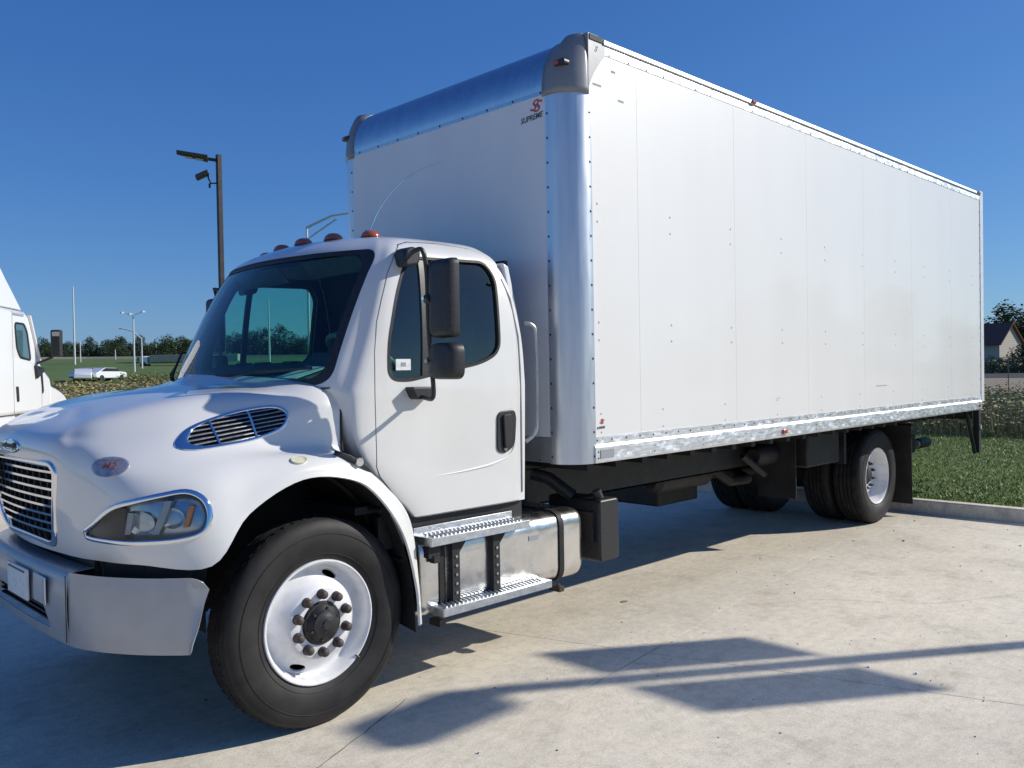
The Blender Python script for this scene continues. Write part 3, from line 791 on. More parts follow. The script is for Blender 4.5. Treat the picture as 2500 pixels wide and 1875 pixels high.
# ---- mirrors
MDX = .12
def mirror(s):
    Y_ = (lambda y: y) if s < 0 else (lambda y: 2 * YC - y)
    mb = MB()
    mb.tube(spline([(-1.27, Y_(.25), 2.36), (-1.36, Y_(.10), 2.362), (-1.392, Y_(.01), 2.372), (-1.375, Y_(-.028), 2.365), (-1.353, Y_(-.03), 2.25), (-1.347, Y_(-.03), 1.975), (-1.33, Y_(-.03), 1.75), (-1.322, Y_(-.03), 1.64), (-1.325, Y_(-.02), 1.606), (-1.30, Y_(.04), 1.602), (-1.25, Y_(.17), 1.612)], 6), .0125, 10)
    a = mb.build("mirror_arm", "black_plastic", truck, smooth=True)
    mb = MB(); mb.prism(rounded([(-1.315, 2.31), (-1.21, 2.33), (-1.20, 2.41), (-1.245, 2.43), (-1.31, 2.41)], .03), Y_(.20), Y_(.31), 'Y'); mb.build("mirror_bracket", "black_plastic", a, bevel=.015)
    mb = MB(); mb.prism(rounded([(-1.335, 1.665), (-1.165, 1.662), (-1.18, 1.60), (-1.30, 1.595)], .02), Y_(.135), Y_(.215), 'Y'); mb.build("mirror_bracket", "black_plastic", a, bevel=.012)
    def head(z0, z1, y0, y1, x, dep, rc):
        # rounded housing, flat glass facing backwards
        mb = MB(); out = rounded([(y0, z0), (y1, z0), (y1, z1), (y0, z1)], rc, 5); n = len(out)
        cy = (y0 + y1) / 2; cz = (z0 + z1) / 2
        vs = []; lay = [(0, 1.0), (-.35, .985), (-.7, .93), (-.92, .82), (-1, .62)]
        for h, k in lay:
            for (y, z) in out: vs.append((x + h * dep, cy + (y - cy) * k, cz + (z - cz) * (1 - (1 - k) * .5)))
        fs = [(i * n + j, i * n + (j + 1) % n, (i + 1) * n + (j + 1) % n, (i + 1) * n + j) for i in range(len(lay) - 1) for j in range(n)]
        fs += [tuple(range(n)), tuple((len(lay) - 1) * n + j for j in range(n))]
        mb.add(vs, fs); h_ = mb.build("mirror_head", "black_plastic", a, smooth=True, angle=50)
        mb = MB(); mb.prism([(cy + (y - cy) * .93, cz + (z - cz) * .96) for y, z in out], x - .001, x + .003, 'X'); mb.build("mirror_glass", "chrome", a)
        return h_
    ys = sorted((Y_(-.040), Y_(-.222)))
    head(1.915, 2.322, ys[0], ys[1], -1.30, .07, .035)
    ys = sorted((Y_(-.030), Y_(-.236)))
    head(1.703, 1.893, ys[0], ys[1], -1.285, .085, .055)
    for z, x in ((2.12, -1.352), (1.80, -1.337)):
        mb = MB(); mb.lathe([(0, -.02), (.026, -.02), (.03, 0), (.026, .02), (0, .02)], (x, Y_(-.045), z), 'Y', 14)
        mb.lathe([(0, -.045), (.011, -.045), (.011, -.03), (0, -.03)], (x, Y_(-.045), z), 'X', 10, 1)
        mb.build("mirror_clamp", ["black_plastic", "chrome"], a, smooth=True)
mirror(-1); mirror(1)
for ch in truck.children:
    if ch.name.startswith('mirror_arm') and ch.data.vertices[0].co.y > YC: ch.location = (MDX, 0, 0)

# ---- bumper
def bumper():
    plan = [(-2.545, .088), (-2.62, .155), (-2.72, .27), (-2.805, .40), (-2.862, .52), (-2.900, .65), (-2.918, .85), (-2.926, 1.05), (-2.93, YC)]
    P = spline([(x, y, 0) for x, y in plan], 5)
    half = [(p.x, p.y) for p in P]; full = half + [(x, 2 * YC - y) for x, y in half[::-1][1:]]
    lv = [(.541, .008, .0), (.56, .0, .0), (.66, -.010, 0), (.76, -.010, 0), (.84, -.002, 0), (.865, .012, 0), (.873, .035, 0), (.874, .12, 0)]
    def sec(i0, i1, name, endcap=False):
        mb = MB(); pts = full[i0:i1]; n = len(pts); vs = []
        m = len(lv)
        for j, (z, k, _) in enumerate(lv):
            z0_ = z
            for i, (x, y) in enumerate(pts):
                gi = i0 + i; z = z0_
                a = Vector(full[max(gi - 1, 0)]); b = Vector(full[min(gi + 1, len(full) - 1)]); t = (b - a).normalized()
                nrm = Vector((t.y, -t.x))          # pointing away from the truck's inside
                if nrm.dot(Vector((x + 1.9, y - YC))) < 0: nrm = -nrm
                # sloping outer ends
                sh = 0
                e = min(gi, len(full) - 1 - gi)
                if e < 3:
                    sh = (.05 * (min(z, .84) - .70) / .17) * (1 - e / 3) - (.03 * max(0, z - .84) / .034) * (1 - e / 3)
                    f_ = (3 - e) ** 2 * .0032
                    z = z + f_ if z < .6 else (z - f_ * .8 if z > .83 else z)
                    k = min(k, .004 + .012 * e) if k > 0 else k * e / 3
                q = Vector((x, y)) - nrm * k + Vector((sh, 0))
                vs.append((q.x, q.y, z))
        fs = [(j * n + i, j * n + i + 1, (j + 1) * n + i + 1, (j + 1) * n + i) for j in range(m - 1) for i in range(n - 1)]
        mb.add(vs, fs); o = mb.build(name, "bumper_grey", truck, recalc=False)
        bm = bmesh.new(); bm.from_mesh(o.data); bmesh.ops.recalc_face_normals(bm, faces=bm.faces)
        f0 = max(bm.faces, key=lambda f: abs(f.normal.x) * (abs(f.calc_center_median().z - .7) < .1))
        if f0.normal.x > 0: bmesh.ops.reverse_faces(bm, faces=bm.faces)
        bm.to_mesh(o.data); bm.free()
        md = o.modifiers.new("s", 'SOLIDIFY'); md.thickness = .004; md.offset = -1; apply_mods(o)
        shade(o, 50); return o
    N = len(full); k = 25
    b = sec(k, N - k, "bumper")
    l = sec(0, k + 1, "bumper_end"); r = sec(N - k - 1, N, "bumper_end")
    mb = MB()
    for s_ in (k, N - k - 1):
        x_, y_ = full[s_]; mb.tube([(x_ - .0105, y_, z_) for z_ in (.56, .66, .76, .86)], .0022, 5)
    mb.build("bumper_seam", "seam_dark", b)
    for e in (l, r):
        e.parent = b
    c = cutter([rounded([(.83, .595), (1.69, .595), (1.63, .695), (.89, .695)], [.02, .02, .04, .04])], 'X', -3.2, -2.8); boolean(b, c); kill(c); shade(b, 50)
    mb = MB(); mb.box((-2.86, .70, .57), (-2.84, 1.82, .72)); 
    mb.build("opening_backing", "seam_dark", b)
    for i in range(4):
        mb = MB(); mb.box((-2.90, .80, .605 + i * .024), (-2.87, 1.72, .613 + i * .024)); mb.build("opening_slat", "black_plastic", b)
    mb = MB(); mb.box((-2.958, 1.05, .685), (-2.946, 1.37, .835)); lp = mb.build("number_plate", "paper", b, bevel=.004)
    mb = MB(); mb.box((-2.962, 1.08, .815), (-2.958, 1.34, .822)); mb.build("plate_print", "dark_print", lp)
    mb = MB(); mb.box((-2.944, .83, .70), (-2.936, 1.0, .83)); mb.build("mounting_plate", "aluminium", b, bevel=.004)
    return b
bumper()
# structure behind bumper and below the hood nose
mb = MB(); mb.box((-2.78, .66, .70), (-2.70, 1.86, .98)); mb.box((-2.76, .62, .60), (-2.3, 1.9, 1.25)); mb.build("radiator_support", "black_frame", truck)
mb = MB()
mb.add([(-2.76, .64, .62), (-2.64, .38, .62), (-2.50, .22, .62), (-2.44, .50, .62), (-2.76, .64, .93), (-2.64, .38, .93), (-2.50, .20, .93), (-2.44, .50, .93)], [(0, 3, 2, 1), (4, 5, 6, 7), (0, 1, 5, 4), (1, 2, 6, 5), (2, 3, 7, 6), (3, 0, 4, 7)])
mb.build("bumper_bracket", "black_frame", truck); mb = MB()
mb.add([(-2.76, 1.88, .62), (-2.64, 2.14, .62), (-2.50, 2.30, .62), (-2.44, 2.02, .62), (-2.76, 1.88, .93), (-2.64, 2.14, .93), (-2.50, 2.32, .93), (-2.44, 2.02, .93)], [(0, 3, 2, 1), (4, 5, 6, 7), (0, 1, 5, 4), (1, 2, 6, 5), (2, 3, 7, 6), (3, 0, 4, 7)])
mb.build("bumper_bracket", "black_frame", truck)

# ---- wheel-arch liners
for s in (-1, 1):
    Y_ = (lambda y: y) if s < 0 else (lambda y: 2 * YC - y)
    arc = [(-2.51, .62), (-2.50, .90), (-2.40, 1.05), (-2.29, 1.14), (-2.16, 1.215), (-2.04, 1.25), (-1.90, 1.258), (-1.76, 1.225), (-1.63, 1.145), (-1.53, 1.035), (-1.455, .90), (-1.40, .75), (-1.37, .60), (-1.355, .36)]
    arc = [(p.x, p.z) for p in spline([(x, 0, z) for x, z in arc], 3)]
    n = len(arc); vs = [(x, Y_(.115), z) for x, z in arc] + [(x + (.02 if x > -1.9 else -.02), Y_(.30), z + .012) for x, z in arc] + [(x, Y_(.78), z + .01) for x, z in arc]
    fs = [(j * n + i, j * n + i + 1, (j + 1) * n + i + 1, (j + 1) * n + i) for j in range(2) for i in range(n - 1)]
    mb = MB(); mb.add(vs, fs)
    mb.add([(x, Y_(.78), z) for x, z in arc], [tuple(range(n))])
    o = mb.build("wheel_arch_liner", "fender_liner", truck, smooth=True)
    # moulded ribs in the liner
    mb = MB()
    for t in (9, 14, 27, 33):
        x, z = arc[t]; mb.tube([(x, Y_(.16), z - .006), (x, Y_(.70), z - .006)], .012, 6)
    mb.tube([(x, Y_(.36), z - .003) for x, z in arc], .010, 6)
    stuff_("liner_rib", mb, "fender_liner", o, smooth=True)

# ---- wheels
def tyre_prof(w=.27, rad=.515, grooves=True):
    P = [(.296, .035), (.305, .012), (.325, .000), (.36, -.016), (.41, -.024), (.455, -.020), (.472, -.0155), (.49, -.006), (.503, .006), (.511, .018), (rad, .034)]
    if grooves:
        for g in (.070, .115, .155, .200):
            P += [(rad, g - .007), (rad - .016, g - .004), (rad - .016, g + .004), (rad, g + .007)]
    P += [(rad, w - .034), (.511, w - .018), (.49, w + .006), (.455, w + .020), (.41, w + .024), (.36, w + .016), (.325, w), (.296, w - .035)]
    return P
def tyre(name, c, s, parent, lug=False, w=.27):
    mb = MB(); pr = tyre_prof(w) if w > .25 else [(r, h if h < .05 else h * .62) for r, h in tyre_prof(.27)]; kk = 1 if w > .25 else .62; N = 96
    mb.lathe([(r, h * -s) for r, h in pr], c, 'Y', N, close=True)
    o = mb.build(name, ["rubber", "rubber_tread"], parent, smooth=True, angle=30)
    for p in o.data.polygons:
        cc = p.center; r = math.hypot(cc.x - c[0], cc.z - c[2])
        if r > .4985: p.material_index = 1
    # raised rings and letter-like lugs on the sidewall
    mb = MB()
    for rr, hh in ((.340, -.0085), (.440, -.0235)):
        pts = [(c[0] + rr * math.cos(t), c[1] + hh * -s, c[2] + rr * math.sin(t)) for t in [2 * math.pi * i / 72 for i in range(73)]]
        mb.tube(pts, .0014, 4, cap=False)
    stuff_("tyre_ring", mb, "rubber", o, smooth=True)
    mb = MB()
    for k in range(72 if lug else 60):
        t = 2 * math.pi * k / (72 if lug else 60); M = Matrix.Translation(Vector(c)) @ Matrix.Rotation(-t, 4, 'Y')
        for a, b in ((.035, .062), (.208 * kk, .235 * kk)):
            mb.box((.508, (a if s < 0 else -b), -.010), (.5175, (b if s < 0 else -a), .010), 0, M)
    q_ = mb.build("tread_block", "rubber_tread", o); q_["kind"] = "stuff"
    return o
def bolt_circle(mb_fn, n, r, c, ph=0):
    for k in range(n):
        t = 2 * math.pi * k / n + ph; yield (c[0] + r * math.cos(t), c[1], c[2] + r * math.sin(t))
def front_wheel(s):
    y = .197 if s < 0 else 2 * YC - .197; k = 1 if s < 0 else -1; c = (-1.885, y, .515)
    w = empty("front_wheel", c, parent=truck)
    c0 = (0, 0, 0)
    tyre("tyre", c0, s, w, False, .2)
    mb = MB()
    prof = [(.292, .040), (.3055, .030), (.309, .006), (.306, -.002), (.300, -.003), (.292, .004), (.284, .020), (.277, .045), (.274, .062), (.270, .074), (.262, .078), (.250, .074), (.232, .060), (.205, .034), (.187, .012), (.178, -.002), (.168, -.008), (.108, -.008), (.106, .000), (.166, .001), (.174, .008), (.182, .020), (.200, .044), (.228, .070), (.248, .084), (.262, .088), (.276, .084), (.280, .070), (.284, .055), (.289, .048)]
    mb.lathe([(r, h * k) for r, h in prof], c0, 'Y', 72, close=True)
    rim = mb.build("rim", "white_metal", w, smooth=True, angle=50, recalc=True)
    for ang in (66, 246):
        t = R(ang); mb = MB()
        M = Matrix.Translation(Vector((.238 * math.cos(t), .062 * k, .238 * math.sin(t)))) @ Matrix.Rotation(-t, 4, 'Y') @ Matrix.Rotation(R(41 * k), 4, 'Z')
        N = 20; vs = []
        for h in (-.05, .035):
            for i in range(N):
                a = 2 * math.pi * i / N; vs.append(M @ Vector((math.cos(a) * .025, h * 1.0, math.sin(a) * .045)))
        mb.add(vs, [tuple(range(N)), tuple(range(2 * N - 1, N - 1, -1))] + [(i, (i + 1) % N, N + (i + 1) % N, N + i) for i in range(N)])
        cc = mb.build("cutter", [], None); cc.location = c; rim.parent = None; rim.location = c; bpy.context.view_layer.update()
        boolean(rim, cc); kill(cc); rim.parent = w; rim.location = (0, 0, 0)
    shade(rim, 50)
    mb = MB(); mb.lathe([(.27, .10 * k), (.12, .10 * k)], c0, 'Y', 32); mb.lathe([(.20, .10 * k), (.20, .26 * k)], c0, 'Y', 32); mb.build("brake_drum", "black_frame", w)
    mb = MB(); mb.lathe([(r, h * k) for r, h in [(.106, .02), (.106, -.014), (.101, -.020), (.092, -.021), (.086, -.030), (.072, -.040), (.066, -.052), (.046, -.056), (.040, -.060), (0, -.060)]], c0, 'Y', 36)
    hub = mb.build("hub", "black_plastic", w, smooth=True)
    mb = MB()
    for p in bolt_circle(None, 6, .078, c0, .3): mb.lathe([(0, -.046 * k), (.007, -.046 * k), (.007, -.03 * k)], p, 'Y', 6)
    stuff_("hub_bolt", mb, "nut_steel", hub)
    mb = MB(); mb.lathe([(0, -.068 * k), (.024, -.068 * k), (.03, -.060 * k), (.03, -.05 * k)], c0, 'Y', 24); mb.build("hub_plug", "black_plastic", hub, smooth=True)
    first = None
    for p in bolt_circle(None, 10, .143, c0, R(18)):
        if first is None:
            mb = MB(); mb.lathe([(.025, -.006 * k), (.025, -.011 * k)], c0, 'Y', 16); mb.lathe([(.0225, -.010 * k), (.022, -.036 * k), (.019, -.046 * k), (.010, -.052 * k), (0, -.053 * k)], c0, 'Y', 12)
            first = mb.build("wheel_nut", "nut_cap", w, smooth=True, angle=40); first.location = p
        else:
            q = first.copy(); q.location = p; COL.objects.link(q); q.parent = w
    mb = MB(); mb.tube([(.20, -.0 * k, -.21), (.215, -.012 * k, -.225)], .005, 6); mb.build("valve", "nut_steel", w)
    return w
front_wheel(-1); front_wheel(1)
def rear_wheel(s):
    y = .36 if s < 0 else 2 * YC - .36; k = 1 if s < 0 else -1; c = (5.24, y, .515)
    w = empty("rear_wheel", c, parent=truck); c0 = (0, 0, 0)
    tyre("outer_tyre", c0, s, w, True)
    tyre("inner_tyre", (0, .34 * k, 0), s, w, True)
    mb = MB()
    prof = [(.292, .040), (.3055, .030), (.309, .006), (.306, -.002), (.300, -.003), (.292, .004), (.285, .025), (.276, .06), (.270, .12), (.255, .150), (.235, .150), (.205, .130), (.182, .125), (.108, .125), (.106, .133), (.18, .133), (.23, .158), (.262, .158), (.278, .12), (.284, .05)]
    mb.lathe([(r, h * k) for r, h in prof], c0, 'Y', 64, close=True); mb.build("rim", "white_metal", w, smooth=True, angle=50)
    mb = MB(); mb.lathe([(r, h * k) for r, h in [(.108, .2), (.108, .118), (.095, .112), (.08, .105), (.07, .085), (.05, .08), (0, .08)]], c0, 'Y', 32); mb.build("hub", "black_frame", w, smooth=True)
    mb = MB(); mb.lathe([(.29, .30 * k), (.12, .30 * k)], c0, 'Y', 32); mb.build("brake_drum", "black_frame", w)
    first = None
    for p in bolt_circle(None, 10, .143, c0, R(18)):
        if first is None:
            mb = MB(); mb.lathe([(.018, .125 * k), (.0185, .098 * k), (.012, .093 * k), (.0085, .092 * k), (.0085, .078 * k), (0, .078 * k)], c0, 'Y', 6)
            first = mb.build("wheel_nut", "nut_steel", w); first.location = p
        else:
            q = first.copy(); q.location = p; COL.objects.link(q); q.parent = w
    return w
rear_wheel(-1); rear_wheel(1)

# ---- chassis
for y in (.83, 1.61):
    mb = MB(); mb.box((-2.7, y, .76), (7.35, y + .012, 1.03)); mb.box((-2.7, y, .76), (7.35, y + .08, .772)); mb.box((-2.7, y, 1.018), (7.35, y + .08, 1.03)); mb.build("frame_rail", "black_frame", truck)
cs_ = None
for i in range(26):
    if cs_ is None:
        mb = MB(); mb.box((0, .10, 1.085), (.06, 2.42, 1.149)); cs_ = mb.build("cross_sill", "black_frame", truck); cs_.location.x = .05
    else:
        q = cs_.copy(); COL.objects.link(q); q.location.x = .05 + i * .295
for y in (.80, 1.60):
    mb = MB(); mb.box((-.10, y, 1.032), (7.5, y + .10, 1.084)); mb.build("long_sill", "black_frame", truck)
mb = MB(); mb.box((0.02, .02, 1.150), (7.55, 2.50, 1.165)); mb.build("floor_pan", "black_frame", truck)
for x in (1.0, 2.4, 3.9, 6.4):
    mb = MB(); mb.box((x, .845, .80), (x + .08, 1.60, .98)); mb.build("frame_crossmember", "black_frame", truck)
mb = MB(); mb.tube([(-1.885, .40, .50), (-1.885, .62, .42), (-1.885, 1.9, .42), (-1.885, 2.12, .50)], .055, 10); mb.build("front_axle", "black_frame", truck, smooth=True)
mb = MB(); mb.tube([(5.24, .60, .515), (5.24, 1.92, .515)], .085, 14); mb.lathe([(.05, -.16), (.17, -.12), (.2, 0), (.17, .12), (.05, .16)], (5.24, YC, .515), 'Y', 24); mb.build("rear_axle", "black_frame", truck, smooth=True)
mb = MB(); mb.tube([(0, YC, .72), (2.4, YC, .72), (5.05, YC, .56)], .055, 12); mb.build("drive_shaft", "black_frame", truck, smooth=True)
for y in (.78, 1.66):
    mb = MB(); P = spline([(4.35, y, .86), (4.8, y, .70), (5.24, y, .66), (5.7, y, .70), (6.15, y, .86)], 6)
    for k_ in range(4): mb.tube([p - Vector((0, 0, .02 * k_)) for p in P], .012, 4)
    mb.box((5.14, y - .05, .56), (5.34, y + .05, .70)); mb.build("leaf_spring", "black_frame", truck)
# air tanks, battery box and brackets seen under the body
mb = MB(); mb.tube([(2.15, 1.15, .72), (2.2, 1.15, .72), (3.0, 1.15, .72), (3.05, 1.15, .72)], [.08, .13, .13, .08], 20); mb.build("air_tank", "black_frame", truck, smooth=True)
mb = MB(); mb.tube([(3.2, .70, .88), (3.25, .70, .88), (3.75, .70, .88), (3.8, .70, .88)], [.07, .10, .10, .07], 20); mb.tube([(3.0, .7, .9), (3.3, .64, .7)], .03, 8); mb.tube([(3.7, .7, .9), (3.75, .64, .7)], .03, 8); mb.build("air_tank", "black_frame", truck, smooth=True)
mb = MB(); mb.tube([(2.7, 1.2, .98), (3.2, .95, .62), (3.6, 1.0, .60), (4.0, 1.5, .66), (4.8, 1.7, .80), (6.2, 1.4, .80)], .05, 10); mb.build("exhaust_pipe", "black_frame", truck, smooth=True)
mb = MB(); mb.box((2.7, 1.45, .38), (3.4, 2.2, 1.0)); mb.build("battery_box", "black_frame", truck, bevel=.02)
for y in (.42, 2.10):
    mb = MB(); mb.box((4.55, y, .70), (4.60, y + .5, 1.08)); mb.build("fender_bracket", "black_frame", truck)
for y in (.30, 1.70):
    for x_, z_ in ((3.55, .45),):
        mb = MB(); mb.box((x_, y if x_ > 4 else y + .15, z_), (x_ + .015, y + .55, 1.08)); mb.build("splash_panel", "fender_liner", truck, bevel=.003)
    mb = MB(); mb.box((3.7, y + .10, .74), (4.4, y + .45, 1.08)); mb.build("chassis_box", "black_frame", truck, bevel=.02)
# mud flaps
for y in (.245, 1.73):
    mb = MB(); M = Matrix.Translation((5.93, y, .13)) @ Matrix.Rotation(R(-2), 4, 'Y'); mb.box((0, 0, 0), (.012, .54, .90), 0, M); mb.build("mud_flap", "rubber", truck, bevel=.003)
    mb = MB(); mb.tube([(5.93, y, 1.03), (5.93, y + .6, 1.03)], .02, 8); mb.build("flap_hanger", "black_frame", truck)
# rear hardware: liftgate posts, muffler, tail pipe, hitch beam
for y in (.02, 2.42):
    mb = MB(); mb.box((7.52, y, .60), (7.60, y + .07, 1.24)); mb.build("dock_post", "black_frame", truck, bevel=.006)
    mb = MB(); mb.tube([(7.22, y + .05, 1.14), (7.50, y + .045, .60)], .025, 8); mb.build("post_brace", "black_frame", truck)
    mb = MB(); mb.lathe([(0, -.012), (.03, -.01), (.03, .01), (0, .012)], (7.56, y - .004, .92), 'Y', 14); mb.build("post_pin", "cast_grey", truck, smooth=True)
mb = MB(); mb.box((7.45, .10, 1.02), (7.54, 2.42, 1.14)); mb.build("rear_beam", "black_frame", truck, bevel=.006)
mb = MB(); mb.box((6.2, .50, .64), (6.75, 1.2, .86)); mb.box((6.30, .55, .84), (6.36, .62, 1.06)); mb.box((6.60, .55, .84), (6.66, .62, 1.06)); mb.build("liftgate_pump", "black_frame", truck, bevel=.02)
mb = MB(); mb.tube([(6.76, .52, .74), (6.80, .52, .74)], .055, 16, 1); mb.tube([(6.80, .52, .74), (6.82, .52, .74), (7.14, .52, .74), (7.17, .52, .74)], [.05, .066, .066, .05], 16); mb.build("pump_cylinder", ["black_frame", "cast_grey"], truck, smooth=True)

# ---- fuel tank, steps, urea tank
def rsec(y0, y1, z0, z1, r, n=8): return rounded([(y0, z0), (y1, z0), (y1, z1), (y0, z1)], r, n)
def tank():
    sec = rsec(.14, .70, .405, .845, .10); n = len(sec); cy = .42; cz = .625
    lay = [(-1.30, .80), (-1.297, .88), (-1.288, .95), (-1.27, .99), (-1.25, 1), (.00, 1), (.025, .985), (.042, .95), (.050, .88), (.052, .80)]
    vs = [(x, cy + (y - cy) * k, cz + (z - cz) * k) for x, k in lay for y, z in sec]
    fs = [(i * n + j, i * n + (j + 1) % n, (i + 1) * n + (j + 1) % n, (i + 1) * n + j) for i in range(len(lay) - 1) for j in range(n)]
    fs += [tuple(range(n)), tuple((len(lay) - 1) * n + j for j in range(n))]
    mb = MB(); mb.add(vs, fs); t = mb.build("fuel_tank", "aluminium_tank", truck, smooth=True, angle=50)
    for x in (-1.17, -.19):
        so = rsec(.132, .71, .397, .853, .105); si = rsec(.1385, .70, .4035, .8465, .10); m = len(so)
        vs = [(x0, y, z) for x0 in (x, x + .042) for ring in (so, si) for y, z in ring]
        fs = []
        for j in range(m):
            k = (j + 1) % m
            fs += [(j, k, 2 * m + k, 2 * m + j), (m + j, 3 * m + j, 3 * m + k, m + k), (j, m + j, m + k, k), (2 * m + j, 2 * m + k, 3 * m + k, 3 * m + j)]
        mb = MB(); mb.add(vs, fs); st = mb.build("tank_strap", "rubber", t, smooth=True, angle=40)
        mb = MB(); mb.tube([(x + .02, .17, .39), (x + .02, .155, .345)], .012, 8); mb.box((x, .14, .34), (x + .045, .23, .375)); mb.build("strap_bolt", "nut_steel", t)
    mb = MB(); mb.box((-.46, .1365, .705), (-.375, .1395, .735)); mb.build("tank_label", "seam_grey", t)
    mb = MB(); mb.box((-1.1, .50, .85), (-.1, .83, .98)); mb.build("tank_bracket", "black_frame", t)
    return t
tank()
def step(z, x0, x1, y0, y1, lip):
    mb = MB(); mb.box((x0, y0, z - lip), (x1, y0 + .006, z)); mb.box((x0, y1 - .006, z - .012), (x1, y1, z + .038)); mb.box((x0, y0 + .0061, z - .006), (x1, y1 - .0061, z - .001))
    mb.box((x0, y0 + .0061, z - lip), (x0 + .005, y1 - .0061, z - .0061)); mb.box((x1 - .005, y0 + .0061, z - lip), (x1, y1 - .0061, z - .0061))
    st = mb.build("step", "step_metal", truck, bevel=.002)
    # raised diagonal treads
    n = int((x1 - x0 - .05) / .030); first = None
    for i in range(n):
        x = x0 + .035 + i * .030
        for q, (ya, yb) in enumerate(((y0 + .022, (y0 + y1) / 2 - .006), ((y0 + y1) / 2 + .006, y1 - .022))):
            if first is None:
                L = yb - ya; b = MB(); b.add([(0, 0, 0), (.011, 0, 0), (.031, L, 0), (.02, L, 0), (.002, .002, .007), (.009, .002, .007), (.029, L - .002, .007), (.022, L - .002, .007)], [(0, 3, 2, 1), (4, 5, 6, 7), (0, 1, 5, 4), (1, 2, 6, 5), (2, 3, 7, 6), (3, 0, 4, 7)])
                first = b.build("tread_rib", "step_metal", st); first.location = (x, ya, z - .001)
            else:
                c = first.copy(); c.location = (x, ya, z - .001); COL.objects.link(c); c.parent = st
    b = MB()
    for i in range(n):
        x = x0 + .050 + i * .030
        b.box((x + .002, y0 + .03, z - .0008), (x + .009, y1 - .03, z + .0006))
    stuff_("tread_slot", b, "seam_dark", st)
    return st
step(.855, -1.285, -.53, .055, .215, .045)
step(.470, -1.225, -.37, .035, .235, .045)
for x in (-.79, -1.10):
    mb = MB(); mb.box((x, .105, .47), (x + .055, .125, .81)); mb.box((x, .125, .47), (x + .008, .15, .81)); mb.box((x + .047, .125, .47), (x + .055, .15, .81))
    mb.prism([(x + .055, .80), (x + .055, .74), (x + .115, .808)], .105, .112, 'Y')
    br = mb.build("step_bracket", "black_frame", truck, bevel=.002)
    mb = MB()
    for z in (.52, .57, .62, .67, .72): mb.lathe([(0, -.004), (.008, -.004), (.008, .004)], (x + .028, .103, z), 'Y', 10)
    stuff_("bracket_hole", mb, "cast_grey", br)
mb = MB(); mb.box((-1.27, .10, .74), (-1.19, .2, .80)); mb.box((-1.24, .09, .71), (-1.20, .13, .75)); mb.build("step_hanger", "black_frame", truck)
mb = MB(); mb.prism(rounded([(.17, .47), (.37, .47), (.37, .88), (.17, .88)], .03), .10, .56, 'Y'); ur = mb.build("urea_tank", "black_plastic", truck, bevel=.012)
mb = MB(); mb.tube([(.24, .16, .88), (.22, .17, .935)], .032, 14); mb.tube([(.20, .36, .88), (.12, .5, 1.0), (.05, .6, 1.03)], .045, 12); mb.build("filler_cap", "black_plastic", ur, smooth=True)
mb = MB(); mb.box((.14, .14, .60), (.168, .55, .80)); mb.build("urea_bracket", "black_frame", ur)
mb = MB(); mb.box((-1.50, .235, .80), (-.42, .27, .98)); mb.build("cab_sill", "black_frame", truck)

